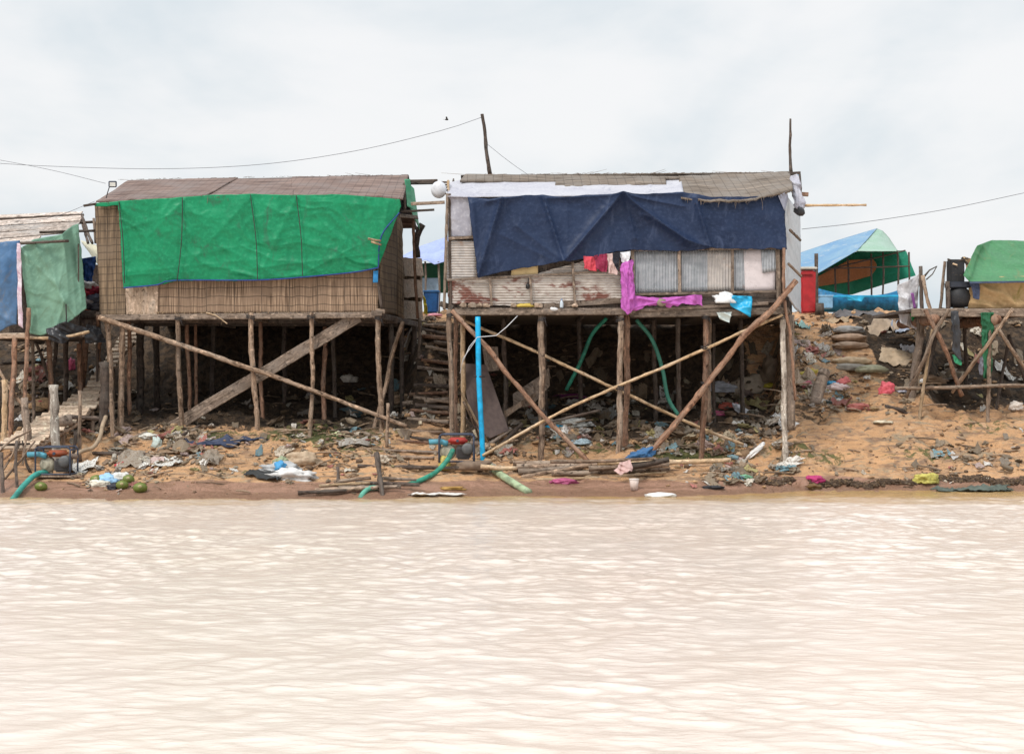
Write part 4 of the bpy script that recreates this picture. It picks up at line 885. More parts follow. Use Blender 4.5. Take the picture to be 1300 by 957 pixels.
# ================================================================== RIGHT SHACK
SY = 2.0
rs = thing('stilt_shack', G2(1240, SY+1), 'low stilt shack at the right edge with sacking walls on crossed poles', 'shack', 'shacks at the picture edges')
q = MB(); sheet(q, [(1230,352,SY),(1340,350,SY)], [(1228,392,SY),(1340,392,SY)], 60, 24, ((1245,360,1252,390,.06,5),(1270,358,1285,385,.08,6),(1262,375,1290,388,.05,5)), wr=.07, wsc=1.8, seed=51); q.build('front_wall', M_SACK, rs, True)
mb = MB(); zs = P(0,392,SY).z; polygon_slab(mb, [(wx(1157,SY),SY-.15,zs),(wx(1350,SY),SY-.15,zs),(wx(1350,SY),SY+3.4,zs),(wx(1157,SY),SY+3.4,zs)], .06); mb.build('floor', W_DARK, rs)
mb = MB(); zr = P(0,318,SY).z; polygon_slab(mb, [(wx(1236,SY),SY+.1,zs),(wx(1250,SY+3.2),SY+3.2,zs),(wx(1250,SY+3.2),SY+3.2,zr),(wx(1250,SY),SY+1.5,zr),(wx(1236,SY),SY+.1,zr-.5)], .03, (1,0,0)); mb.build('end_wall', M_SACK, rs)
mb = MB(); polygon_slab(mb, [(wx(1252,SY+3.2),SY+3.2,zs),(wx(1350,SY),SY+3.2,zs),(wx(1350,SY),SY+3.2,zr),(wx(1252,SY+3.2),SY+3.2,zr)], .03, (0,1,0)); mb.build('back_wall', M_SACK, rs)
beam(rs, (1157,397,SY-.2), (1345,397,SY-.2), .19, .09, W_BOARD, 'floor_beam')
RS = lambda pts, r, m=W_POST, nm='post', dn=.3: pole(rs, pts, r, None, m, nm, dn, .02)
RS([(1183,418,SY-.3),(1176,470,SY-.3),(1169,524,SY-.35)], .05, W_PALE)
RS([(1257,398,SY-.25),(1256,440,SY-.25),(1254,523,SY-.25)], .06, W_BARK)
RS([(1168,400,SY+.6),(1166,440,SY+.6),(1159,492,SY+.6)], .12, W_BOARD)
RS([(1175,393,SY-.36),(1190,424,SY-.36),(1205,456,SY-.3),(1217,488,SY-.1)], .065, W_RED, 'brace')
RS([(1204,393,SY-.42),(1185,425,SY-.42),(1172,458,SY-.36),(1156,490,SY-.1)], .06, W_BARK, 'brace')
RS([(1285,392,SY-.36),(1267,418,SY-.36),(1245,450,SY-.2),(1218,486,SY+.2)], .055, W_POST, 'brace')
RS([(1267,418,SY-.4),(1284,442,SY-.4),(1310,480,SY-.3)], .055, W_POST, 'brace')
RS([(1192,420,SY+.8),(1178,470,SY+.6)], .05, W_DARK, 'brace'); RS([(1279,425,SY+1.0),(1300,480,SY+1.0)], .05, W_DARK, 'brace')
RS([(1136,493,SY-.3),(1200,492,SY-.3),(1256,490,SY-.32),(1310,489,SY-.3)], .055, W_BARK, 'rail', 0)
RS([(1281,425,SY+.9),(1268,500,SY+.8)], .05, W_DARK); RS([(1225,402,SY+2),(1226,480,SY+2)], .06, W_DARK)
for px_ in (1187, 1265):
    q = MB(); c0 = P(px_,405.5,SY-.35); tube(q, [c0, c0+Vector((.05,2.8,.02))], .125, .12, n=14, wob=0, knot=.05); q.build('floor_log', W_RED, rs, True)
sg = MB(); sheet(sg, [(1240,312,SY+.8),(1259,305,SY+1.6),(1300,306,SY+1.6),(1345,307,SY+1.6)], [(1222,349,SY-.25),(1231,359,SY-.3),(1290,358,SY-.3),(1345,357,SY-.3)], 80, 40, ((1245,312,1228,355,.06,5),(1258,308,1250,356,.04,6),(1280,315,1282,356,.03,8)), wr=.05, wsc=1.6, seed=52, edge=.8)
sgo = sg.build('green_tarpaulin', M_GSHK, None, True, 'dull grass green tarpaulin over the low shack at the right edge', 'tarpaulin')
q = MB(); sheet(q, [(1231,357.5,SY-.37),(1345,356,SY-.37)], [(1231,360,SY-.37),(1345,358,SY-.37)], 30, 3, wr=.02); q.build('hem', plain((.05,.07,.13), .6), sgo)
hang('navy_rag', [(1230,360,SY-.2),(1243,360,SY-.2)], [(1235,375,SY-.2),(1243,380,SY-.2)], plain((.06,.08,.15), .7), 'dark blue rag hanging at the corner of the sacking wall', 'rag', 25, wr=.04)
hang('black_cloth', [(1207,395,SY-.3),(1217,395,SY-.3)], [(1209,448,SY-.3),(1220,458,SY-.3)], M_BLACK, 'long black cloth hanging under the deck of the right shack', 'cloth', 26)
hang('green_scrap', [(1209,450,SY-.26),(1219,450,SY-.26)], [(1211,460,SY-.26),(1220,464,SY-.26)], plain((.04,.28,.14), .7), 'small green scrap at the foot of the long black cloth', 'scrap', 27)
hang('green_cloth', [(1245,397,SY-.33),(1261,396,SY-.33)], [(1249,478,SY-.2),(1259,482,SY-.2)], cloth_mat('deep_green_cloth', (.02,.14,.06), (.013,.09,.04)), 'long dark green cloth hanging from the deck of the right shack', 'cloth', 28, nv=50)
hang('grey_rag', [(1243,446,SY+.2),(1249,445,SY+.2)], [(1243,476,SY+.2),(1248,474,SY+.2)], plain((.25,.25,.3), .8), 'narrow grey rag beside the long green cloth', 'rag', 29)
# stove of dark tin at the left of the right shack
sv = thing('charcoal_stove', P(1215,392,SY), 'black sooty tin stove on the open deck of the right shack', 'stove')
SO = plain((.018,.018,.02), .6)
q = MB(); bx(q, P(1213,345,SY+.1), (.33,.3,.55), ch=.02); q.build('stove_pipe', SO, sv)
q = MB(); bx(q, P(1216,362,SY+.1), (.50,.42,.14), ch=.02); q.build('stove_top', plain((.03,.035,.05), .5), sv)
q = MB(); rev(q, P(1217,390,SY+.1), [(.2,0),(.26,.1),(.27,.25),(.24,.38),(.15,.45)], n=20); q.build('pot', SO, sv, True)
q = MB(); tube(q, [P(1203,329,SY),P(1212,332,SY),P(1229,328,SY-.1)], .02, n=6); tube(q, [P(1221,327,SY),P(1228,336,SY)], .03, n=6); q.build('hook', W_DARK, sv)
q = MB(); board(q, P(1203,356,SY-.05), P(1204,391,SY-.05), .1, .06); q.build('leg', W_DARK, sv)
q = MB(); board(q, P(1209,334.5,SY-.09), P(1215,336.5,SY-.09), .035, .02); q.build('stick', W_PALE, sv)
def stick(name, pts, r, m, label, cat='pole', r1=None, wob=.02, down=.2, grp=None):
    o = pole(None, pts, r, r1, m, name, down, wob); return setp(o, label, cat, grp)
stick('wooden_pole', [(1169,338,3.0),(1170,365,3.0),(1171,398,3.0)], .06, W_DARK, 'dark pole carrying the white printed sack')
stick('wooden_pole', [(1172,350,2.6),(1176,372,2.5),(1183,399,2.4)], .055, W_POST, 'brown pole leaning beside the dark pole of the white sack')
stick('bare_branch', [(1172,352,2.7),(1180,343,2.7),(1190,338,2.7)], .025, W_DARK, 'thin bare branch pointing up right from the sack pole', 'branch', .012, down=0)
stick('bare_branch', [(1176,355,2.72),(1184,348,2.72),(1189,339,2.72)], .018, W_DARK, 'second thin branch just under the first one by the sack pole', 'branch', .01, down=0)
stick('wooden_pole', [(1200,332,2.2),(1197,352,2.2),(1194,392,2.2)], .035, W_BARK, 'crooked thin stick standing between the sack pole and the stove')

# ================================================================== LEFT SHACK
KY = .4
ls = thing('stilt_shack', G2(40, KY+1), 'stilt shack at the left edge hung with blue and pale green tarpaulins', 'shack', 'shacks at the picture edges')
GP = wood_mat('grey_roof_board', (.28,.22,.18), (.55,.46,.40), (.42,.38,.35))
for (x0,y0,x1,y1,Y_,w_) in ((-60,279,103,272,2.9,.32), (-60,287,104,277,2.3,.34), (-60,296,99,285,1.7,.34), (-60,305,90,292,1.1,.34), (-60,313,50,303,.55,.30)):
    q = MB(); board(q, P(x0,y0,KY+Y_), P(x1,y1,KY+Y_), w_, .03, side=Vector((0,-.55,1))); q.build('roof_board', GP, ls)
for (x0,y0,x1,y1,Y_) in ((-60,281,106,273,2.6),(-60,293,119,282,1.9),(-60,300,100,294,1.4),(50,295,119,293,.8),(-60,311,50,308,.1),(26,309,86,306,-.2)):
    pole(ls, [(x0,y0,KY+Y_),(x1,y1,KY+Y_)], .03, None, W_DARK, 'roof_pole', 0, .02)
pole(ls, [(104,274,KY+2),(111,292,KY+1.5),(118,309,KY+1)], .04, None, W_DARK, 'rafter', 0)
pole(ls, [(118,277,KY+1),(121,309,KY+1)], .03, None, W_BOARD, 'rafter', 0); pole(ls, [(103,277,KY+2.4),(112,309,KY+1.6)], .03, None, W_DARK, 'rafter', 0)
mb = MB(); zk = P(0,424,KY).z; xk0, xk1 = wx(-60,KY), wx(106,KY)
polygon_slab(mb, [(xk0,KY,zk),(xk1,KY,zk),(wx(106,KY+3.4),KY+3.4,zk),(xk0,KY+3.4,zk)], .06); mb.build('floor', W_DARK, ls)
mb = MB(); polygon_slab(mb, [(xk0,KY+3.3,zk),(wx(102,KY+3.3),KY+3.3,zk),(wx(102,KY+3.3),KY+3.3,zk+2.2),(xk0,KY+3.3,zk+2.2)], .03, (0,1,0)); mb.build('back_wall', W_DARK, ls)
mb = MB(); polygon_slab(mb, [(wx(95,KY),KY+.2,zk),(wx(100,KY+3.2),KY+3.2,zk),(wx(100,KY+3.2),KY+3.2,zk+2.3),(wx(95,KY),KY+.2,zk+2.0)], .03, (1,0,0)); mb.build('end_wall', W_DARK, ls)
beam(ls, (-60,428,KY-.1), (32,426,KY-.1), .12, .08, W_PLY, 'floor_beam'); pole(ls, [(20,428,KY-.05),(70,429,KY-.2),(113,421,KY-.2)], .035, None, W_PALE, 'floor_pole', 0, .03)
LS = lambda pts, r, m=W_POST, nm='post': pole(ls, pts, r, None, m, nm, .3, .02)
LS([(19,426,KY-.1),(17,480,KY-.1),(13,552,KY-.2)], .075, W_RED); LS([(36,391,KY-.25),(33,450,KY-.25),(33,506,KY-.25)], .06, W_RED)
LS([(41,432,KY+1.0),(42,523,KY+.9)], .05, W_BOARD); LS([(62,430,KY+1.2),(64,498,KY+1.4)], .07, W_RED); LS([(109,428,KY+2.4),(105,472,KY+2.6)], .10, W_RED)
LS([(100,436,KY+1.8),(102,486,KY+1.8)], .07, W_RED); LS([(46,436,KY+1.6),(60,475,KY+1.6)], .05, W_DARK, 'brace'); LS([(84,432,KY+2.6),(84,470,KY+2.6)], .08, W_DARK)
LS([(-4,426,KY+.4),(0,470,KY+.2),(28,512,KY-.1)], .045, W_POST, 'brace'); LS([(72,434,KY+1.9),(68,470,KY+1.9)], .06, W_DARK, 'brace'); LS([(125,402,LY-.1),(126,456,LY+2)], .05, W_RED)
LS([(0,462,KY+.2),(42,460,KY+1.4)], .04, W_DARK, 'rail')
q = MB(); sheet(q, [(-60,306,KY-.15),(0,308,KY-.15),(25,305,KY-.15)], [(-60,424,KY-.1),(0,420,KY-.1),(22,411,KY-.1)], 40, 50, ((2,310,15,400,.05,7),(18,312,8,350,.05,5),(0,400,20,412,.07,4),(-20,310,-10,400,.05,6)), wr=.06, wsc=1.8, seed=61, edge=1.5); q.build('blue_tarpaulin', M_BTARP, None, True, 'faded blue tarpaulin on the left edge shack, frayed at its foot', 'tarpaulin')
q = MB(); sheet(q, [(22,309,KY-.19),(27,309,KY-.19)], [(24,413,KY-.19),(30,417,KY-.19)], 10, 60, wr=.05, wsc=3, seed=62); q.build('white_cloth_strip', cloth_mat('pinkish_white_cloth', (.68,.60,.64), (.5,.3,.38), sc=4), None, True, 'narrow white and pink cloth strip between the blue and pale green tarpaulins', 'cloth')
q = MB(); sheet(q, [(25,316,KY-.12),(45,304,KY-.1),(80,297,KY+.1),(92,287,KY+.5),(100,284,KY+.6)], [(38,424,KY-.12),(52,426,KY-.12),(72,421,KY-.1),(98,402,KY),(110,392,KY+.2)], 70, 60, ((30,320,70,360,.05,5),(85,300,75,380,.05,6),(45,310,95,400,.07,6),(60,310,85,400,.05,4),(36,330,50,415,.06,5),(83,380,97,400,.06,4),(84,385,70,418,.07,4),(98,300,104,380,.05,4)), wr=.035, wsc=1.8, seed=63, edge=1); ltp = q.build('pale_green_tarpaulin', M_LTARP, None, True, 'pale green sun-faded tarpaulin on the left edge shack', 'tarpaulin')
q = MB(); tube(q, [P(84,386,KY-.22),P(84.5,400,KY-.2),P(85,420,KY-.2)], .015, n=5); q.build('tie_rope', M_ROPE, ltp)
q = MB(); sheet(q, [(60,418,KY-.2),(85,409,KY-.2),(112,416,KY+.3)], [(62,430,KY-.25),(78,438,KY-.3),(96,428,KY-.1),(113,424,KY+.2)], 40, 18, wr=.12, wsc=4, seed=64, edge=2); q.build('black_plastic_sheet', M_BLACK, None, True, 'crumpled black plastic sheet under the pale green tarpaulin', 'plastic sheet')
hang('black_bag', [(112,412,KY+.6),(130,416,KY+.8)], [(110,435,KY+.6),(136,436,KY+.8)], M_BLACK, 'dark bag heap at the right end of the left shack deck', 'bag', 33, wr=.1)
q = MB(); sheet(q, [(103,305,4.5),(124,312,4.5)], [(104,308,3.6),(125,336,3.6)], 20, 12, wr=.03, seed=65); q.build('cream_awning', plain((.62,.58,.42), .6), None, True, 'cream awning sloping down in the gap left of the bamboo house', 'awning')
hang('blue_tarpaulin', [(100,329,3.4),(123,326,3.4)], [(108,360,3.4),(116,364,3.4)], plain((.02,.08,.28), .6), 'deep blue tarpaulin scrap in the gap left of the bamboo house', 'tarpaulin', 34)
for (x, y, s, c_, lab) in ((113,363,.2,(.7,.7,.7),'white bundle at the top of the clothes heap by the bamboo house'), (118,368,.17,(.3,.02,.05),'dark red cloth bundle in the clothes heap under the white one'), (110,371,.17,(.6,.06,.1),'bright red cloth bundle at the left of the clothes heap'),
                            (121,378,.18,(.12,.14,.2),'grey blue cloth bundle in the clothes heap'), (111,383,.17,(.65,.6,.6),'pale rag bundle low in the clothes heap'), (119,390,.2,(.08,.08,.1),'black cloth bundle at the foot of the clothes heap'), (109,395,.14,(.5,.1,.03),'orange red rag at the foot of the clothes heap')):
    q = MB(); lump(q, P(x,y,2.6), (s,s*.7,s*.6), .5, 3, flat=-1); q.build('cloth_bundle', plain(c_, .7), None, True, lab, 'cloth bundle', 'clothes heap left of the bamboo house')
sh = thing('wooden_shelf', G2(113, 2.6), 'dark wooden shelf under the clothes heap', 'shelf')
q = MB(); board(q, P(100,400,2.6), P(126,400,2.6), .2, .5, side=Vector((0,-1,0))); q.build('shelf_board', W_DARK, sh)
for px_, y_ in ((102,2.4),(124,2.4),(102,2.8),(124,2.8)):
    g = G2(px_, y_); q = MB(); tube(q, [P(px_,400,y_), g-Vector((0,0,.2))], .035, n=6); q.build('leg', W_DARK, sh)
q = MB(); sheet(q, [(98,336,4.6),(128,336,4.6)], [(98,420,4.6),(128,420,4.6)], 8, 8, wr=.02); q.build('dark_screen', W_DARK, None, False, 'dark board screen behind the clothes heap', 'screen')

# ================================================================== RAMP, STAIRS
rp = thing('plank_ramp', G(60,555), 'slatted wooden ramp climbing between the left shack and the bamboo house', 'ramp')
kk = [(568,-12,42),(553,16,65),(538,35,90),(526,52,109),(514,76,126),(499,98,128),(480,117,136),(458,133,149),(431,152,174),(418,160,184)]
pyk = np.array([k[0] for k in kk][::-1]); lk = np.array([k[1] for k in kk][::-1]); rk = np.array([k[2] for k in kk][::-1])
Yk_py = [418,431,458,480,499,514,526,538,553,568]; Yk = [5.3,4.8,3.6,2.6,1.8,1.2,.6,.05,-.5,-1.1]
for py_ in np.concatenate([np.arange(424,480,5.0), np.arange(480,570,4.6)]):
    l_, r_, y_ = np.interp(py_, pyk, lk), np.interp(py_, pyk, rk), float(np.interp(py_, Yk_py, Yk))
    q = MB(); board(q, P(l_+random.uniform(-3,3),py_+random.uniform(-.6,1.2),y_), P(r_+random.uniform(-3,3),py_-random.uniform(-.3,1.2),y_+.05), .15, .035, side=Vector((0,-.5,1))); q.build('ramp_plank', W_RAMP, rp)
for arr in (lk, rk):
    q = MB(); pts = [P(float(np.interp(p, pyk, arr))+(4 if arr is lk else -4), p+3, float(np.interp(p, Yk_py, Yk))) for p in (421,458,499,526,553,568)]
    tube(q, [p-Vector((0,0,.06)) for p in pts], .05, n=6); q.build('ramp_rail', W_BARK, rp)
for py_ in (458, 490, 516, 540):
    for arr, o_ in ((lk, 6), (rk, -6)):
        t_ = P(float(np.interp(py_, pyk, arr))+o_, py_+3, float(np.interp(py_, Yk_py, Yk))); q = MB(); tube(q, [t_-Vector((0,0,.05)), Vector((t_.x, t_.y, gz(t_.x,t_.y)-.25))], .045, n=7); q.build('support_post', W_BARK, rp)
sr_ = thing('log_stairs', G(520,560), 'earth stairs edged with logs climbing between the two houses', 'stairs')
steps = [(418,536,566),(425,534,568),(432,536,570),(440,552,568),(448,540,572),(456,556,577),(465,533,578),(474,530,574),(485,541,571),(493,525,574),(501,520,568),(507,511,571),(514,525,571),(522,528,571),(529,521,571),(539,518,573),(547,518,563),(557,490,551),(562,482,550),(572,479,560),(583,473,552),(592,452,550)]
for i, (py_, l_, r_) in enumerate(steps):
    q = MB()
    a = G((l_+r_)/2, py_); yv = a.y
    p0 = Vector((wx(l_, yv), yv+random.uniform(-.05,.05), a.z+.03)); p1 = Vector((wx(r_, yv), yv+random.uniform(-.05,.05), a.z+.04))
    p0.z = (p0.z+gz(p0.x, p0.y)+.04)/2; p1.z = (p1.z+gz(p1.x, p1.y)+.04)/2
    e_ = Vector((0,0,.05 if py_ < 540 else -.01)); tube(q, [p0+e_, (p0+p1)/2+e_, p1+e_], random.uniform(.04,.058) if py_ < 540 else random.uniform(.03,.04), wob=.025); q.build('step_log', [W_BARK, W_BOARD, W_RED, W_DARK][(i*7)%4], sr_, True)
    if py_ < 552:
        q = MB(); w2 = (p1-p0).length; bx(q, (p0+p1)/2+Vector((0,.2,.045)), (w2*.9,.34,.05), ch=.02); q.build('tread_earth', M_TREAD, sr_)

# stumps, stakes
stakes = [([(7,482,-.3),(6,553,-.3)],.075,W_PALE,'pale cut post at the left picture edge beside the ramp'), ([(69,489,-1.0),(71,582,-1.2)],.12,W_WHITE,'thick pale post standing before the ramp'),
 ([(31,505,-.6),(37,566,-.7)],.10,W_BOARD,'stubby post left of the thick pale post'), ([(102,496,-.3),(101,573,-.6)],.05,W_BARK,'slim crooked stake between the thick pale post and the bamboo house'),
 ([(131,460,.4),(132,530,.3)],.13,W_DARK,'thick dark stump beside the first post of the bamboo house'), ([(492,512,-.4),(491,556,-.6)],.045,W_POST,'short stake at the foot of the long brace by the stairs'),
 ([(480,575,-2.6),(486,632,-3.2)],.06,W_DARK,'dark stake in the mud at the waterline by the green hose'), ([(429,593,-2.6),(429,617,-2.8)],.04,W_DARK,'small stake behind the half-sunk driftwood'),
 ([(20,560,-2.2),(22,612,-2.6)],.04,W_DARK,'dark stake among the sticks at the left water edge'), ([(2,575,-2.4),(4,632,-3.0)],.05,W_DARK,'dark stake in the water at the left picture edge'), ([(96,548,-.6),(93,573,-.7)],.05,W_DARK,'short dark stake behind the left pump')]
for pts, r, m_, lab in stakes: stick('wooden_stake', pts, r, m_, lab, 'stake', grp='stakes along the bank')
# tangle of sticks at the left edge
tang = [((-10,580),(40,545),W_BARK,'pale stick rising right, nearest the left picture edge'),((0,600),(24,556),W_POST,'steep stick at the left edge of the tangle'),((5,612),(45,560),W_BARK,'long slanting stick in the middle of the tangle'),
        ((-5,565),(36,563),W_DARK,'level dark stick across the tangle'),((30,590),(36,540),W_BARK,'upright crooked stick at the right of the tangle'),((18,632),(24,560),W_DARK,'dark upright stick standing in the water beside the tangle'),
        ((10,572),(75,574),W_POST,'level brown stick behind the left pump'),((42,600),(30,560),W_DARK,'dark stick leaning left behind the pump'),((-5,590),(18,575),W_RED,'short reddish stick low in the tangle')]
for k, (a, b_, m_, lab) in enumerate(tang):
    yy = -2.2+.12*k
    stick('dead_stick', [(*a,yy-.2),((a[0]+b_[0])/2+random.uniform(-4,4),(a[1]+b_[1])/2+random.uniform(-4,4),yy),(*b_,yy+.3)], .028, m_, lab, 'stick', .018, .04, 0, 'tangle of sticks at the left edge')
# handrail pole beside ramp
stick('fallen_pole', [(90,529,.3),(136,532,.3)], .06, W_DARK, 'dark level pole under the upper ramp', 'pole', down=0)
stick('fallen_pole', [(75,536,.0),(92,533,.1)], .16, W_BOARD, 'short thick log end under the ramp', 'log', down=0)

# ================================================================== PIPES AND HOSES
pi_ = thing('water_pipe', G(613,590), 'bright blue plastic pipe standing under the left end of the tin house', 'pipe')
q = MB(); tube(q, [P(606.5,402,-.3),P(608,480,-.3),P(612,560,-.34),P(613,588,-.4)], .058, .056, n=14, wob=.004, knot=0); q.build('pipe_tube', M_PIPE, pi_, True)
q = MB(); tube(q, [P(606,478,-.3)+Vector((-.06,0,0)), P(612,478,-.37), P(612,478,-.3)+Vector((.05,0,0))], .02, n=6); q.build('clamp', M_WIRE, pi_)
q = MB(); tube(q, [P(613,588,-.42),P(616,590,-.6)], .075, n=10, wob=0, knot=0); q.build('coupling', plain((.15,.42,.38), .4), pi_)
HOSE = plain((.03,.24,.16), .5, .5); HOSEP = plain((.34,.42,.26), .5, .45)
def hose(pts, r, m, label): q = MB(); tube(q, pts, r, n=10, wob=.006, knot=.03, step=.06); q.build('hose', m, None, True, label, 'hose', 'hoses on the bank')
hose([P(575,571,-1.5),P(567,585,-1.7),P(552,600,-1.9),P(530,611,-2.4),P(508,618,-2.6),P(494,622,-2.8)], .05, HOSE, 'green hose running from the red pump down to the driftwood')
hose([P(457,633,-3.4),P(462,625,-3.2),P(470,619.5,-3.1),P(480,619,-3.0)], .05, plain((.10,.33,.24), .5, .4), 'short bent green hose dipping into the water by the dark stake')
hose([P(60,599,-2.0),P(46,602,-2.3),P(32,614,-2.8),P(16,634,-3.6)], .055, plain((.05,.30,.25), .5, .4), 'turquoise hose from the left pump into the water')
hose([P(92,590,-1.4),P(96,578,-1.1),P(106,572,-.9),P(118,568,-.7),P(126,556,-.4),P(130,540,-.1),P(134,529,.2)], .045, plain((.38,.28,.19), .7), 'tan hose looping up behind the left pump')
hose([P(770,404,2.0),P(752,424,2.0),P(738,457,2.0),P(719,495,2.2)], .045, HOSE, 'dark green hose curving down left under the tin house')
hose([P(808,406,1.0),P(828,431,1.0),P(841,469,1.0),P(848,505,1.0),P(861,527,1.0)], .045, plain((.05,.22,.16), .5), 'dark green hose curving down right under the tin house')
hose([P(618,590,-.7),P(632,600,-1.5),P(650,612,-2.1),P(672,625,-2.75)], .075, HOSEP, 'pale green thick hose lying from the blue pipe to the water')
def wire(pts, r, label, m=M_CABLE, name='cable', cat='cable'): q = MB(); tube(q, pts, r*.8, n=5, wob=0, knot=0, step=.3); q.build(name, m, None, True, label, cat)
wire([P(-40,205,6),P(60,211,5),P(200,214.5,4),P(330,209,3.4),P(450,192,2.8),P(560,166,2.3),P(612,149,2.2)], .008, 'long slack cable from the left roof mast off to the left')
wire([P(-40,196,4),P(60,215,3),P(134,233,1.2)], .007, 'straight cable running down to the floodlight from the left')
wire([P(-30,283,3),P(60,277,2.4),P(120,256,1.2)], .007, 'thin cable from the left shack roof up to the bamboo house')
wire([P(1018,291,4),P(1090,283,6),P(1200,266,8),P(1310,243,9)], .010, 'thin cable rising off to the right behind the tin house')
wire([P(617,182,2.2),P(650,208,3),P(690,235,4)], .006, 'short thin cable dropping right from the left mast')
wire([P(586,463,-.3),P(596,440,-.34),P(606,428,-.4),P(630,426,-.4),P(657,401,-.25)], .011, 'loose white cable looping past the top of the blue pipe', plain((.7,.7,.72), .5))
wire([P(584,474,-.3),P(588,455,-.34),P(604,432,-.4)], .009, 'short white cable end hanging left of the blue pipe', plain((.6,.6,.62), .5))
# leaning sheets under the tin house
q = MB(); polygon_slab(q, [P(584,461,.9),P(617,463,1.1),P(646,546,.5),P(622,556,.35),P(600,540,.4)], .02, (0,1,0)); q.build('metal_sheet', M_CBROWN, None, False, 'rust brown metal sheet leaning behind the blue pipe', 'metal sheet')
q = MB(); polygon_slab(q, [P(612,440,1.4),P(632,440,1.4),P(634,470,1.3),P(617,472,1.3)], .02, (0,1,0)); q.build('metal_sheet', W_BOARD, None, False, 'grey board propped upright behind the top of the blue pipe', 'board')
q = MB(); polygon_slab(q, [P(651,500,1.6),P(684,478,1.6),P(697,466,1.7),P(698,490,1.6),P(676,514,1.4),P(652,520,1.3)], .02, (0,1,0)); q.build('metal_sheet', W_BOARD, None, False, 'crumpled grey board leaning behind the second post of the tin house', 'board')
q = MB(); polygon_slab(q, [P(640,522,1.0),P(680,498,1.4),P(682,502,1.4),P(642,530,1.0)], .03, (0,1,0)); q.build('wooden_board', W_BARK, None, False, 'narrow board slanting below the crumpled grey board', 'board')
for a, b_, m_, lab, r in (((587,499),(625,574),W_PALE,'thin bamboo leaning left of the blue pipe',.03),((590,510),(608,560),W_BARK,'short thin stick leaning on the left post beside the blue pipe',.025),((604,592),(664,538),W_DARK,'thick dark pole leaning up right from the foot of the blue pipe',.055),((612,570),(650,545),W_BOARD,'grey stick lying behind the foot of the blue pipe',.035),
                          ((668,543),(760,521),W_DARK,'long grey stick lying in the dark under the tin house',.03)):
    stick('leaning_stick', [(*a,.1),(*b_,.6)], r, m_, lab, 'stick', down=0)

# ================================================================== PUMPS
def pump(name, c, label, tank, s=1.0, flip=1):
    t = thing(name, c, label, 'water pump', 'motor pumps on the bank'); fr = plain((.04,.05,.08), .5)
    W_, D_, H_ = .62*s, .42*s, .5*s; c = Vector(c)
    q = MB()
    for dy in (-D_/2, D_/2):
        pts = [c+Vector((-W_/2,dy,0)), c+Vector((-W_/2,dy,H_*.93)), c+Vector((-W_/2+.05,dy,H_)), c+Vector((W_/2-.05,dy,H_)), c+Vector((W_/2,dy,H_*.93)), c+Vector((W_/2,dy,0))]
        for i in range(5): tube(q, [pts[i], pts[i+1]], .018, n=8, wob=0, knot=0)
    for dx in (-W_/2, W_/2):
        for z in (.02, H_*.9): tube(q, [c+Vector((dx,-D_/2,z)), c+Vector((dx,D_/2,z))], .018, n=8, wob=0, knot=0)
    tube(q, [c+Vector((-W_/2,-D_/2,.02)), c+Vector((W_/2,-D_/2,.02))], .018, n=8, wob=0, knot=0)
    q.build('cage_frame', fr, t, True)
    q = MB(); bx(q, c+Vector((flip*.12*s,0,.17*s)), (.26*s,.26*s,.24*s), ch=.03)
    for k in range(5): bx(q, c+Vector((flip*.12*s,-.14*s,.10*s+k*.035*s)), (.22*s,.03,.012), ch=.003)
    q.build('engine_block', plain((.09,.08,.08), .5), t)
    q = MB(); bx(q, c+Vector((flip*.02*s,0,.38*s)), (.34*s,.24*s,.12*s), ch=.04); q.build('fuel_tank', plain(tank, .35, .2), t, True)
    q = MB(); rev(q, c+Vector((flip*.02*s,-.2*s,.38*s+.01)), [(.03,-.01),(.03,.02)], Vector((0,-1,0)), 10); q.build('fuel_cap', fr, t)
    q = MB(); rev(q, c+Vector((-flip*.14*s,.08*s,.18*s)), [(.06*s,0),(.12*s,.02),(.145*s,.05*s),(.145*s,.12*s),(.10*s,.15*s),(.085*s,.155*s),(.08*s,.2*s),(.05*s,.2*s)], Vector((-.25*flip,-1,0)), 20); q.build('pump_housing', plain((.36,.33,.25), .6, .5), t, True)
    q = MB(); rev(q, c+Vector((flip*.2*s,.0,.24*s)), [(.1*s,0),(.11*s,.03),(.11*s,.2*s),(.08*s,.22*s),(.03,.22*s)], Vector((0,-1,0)), 16); q.build('recoil_cover', plain((.10,.10,.10), .5, .5), t, True)
    q = MB(); tube(q, [c+Vector((-flip*.16*s,-.06,.33*s)), c+Vector((-flip*.3*s,-.06,.37*s)), c+Vector((-flip*.5*s,-.08,.36*s))], .05*s, n=10, wob=0, knot=0); q.build('outlet_pipe', plain((.10,.34,.44), .5, .4), t, True)
    q = MB(); rev(q, c+Vector((flip*.24*s,-.08,.33*s)), [(.045*s,0),(.05*s,.02),(.05*s,.14*s),(.03*s,.16*s)], Vector((flip,0,0)), 12); q.build('muffler', plain((.25,.18,.14), .6, metallic=.4), t, True)
    return t
c0 = P(72,607,-2.0); c0.z = gz(c0.x, c0.y)+.05
pump('water_pump', c0, 'motor pump in a black cage on a board at the left water edge', (.34,.08,.03), 1.12, 1)
q = MB(); bx(q, c0+Vector((.1,0,-.02)), (1.0,.5,.05), ch=.01); q.build('base_board', W_BARK, None, False, 'flat board under the left motor pump', 'board')
c1_ = P(580,582,-1.2); c1_.z = gz(c1_.x, c1_.y)+.12
pump('water_pump', c1_, 'red tanked motor pump with blue outlet near the blue pipe', (.42,.04,.03), 1.15, 1)
q = MB(); lump(q, c1_+Vector((.35,-.25,-.08)), (.38,.16,.14), .4, 3); q.build('sandbag', plain((.20,.14,.10), .9), None, True, 'brown sandbag under the right side of the red tanked pump', 'sandbag')
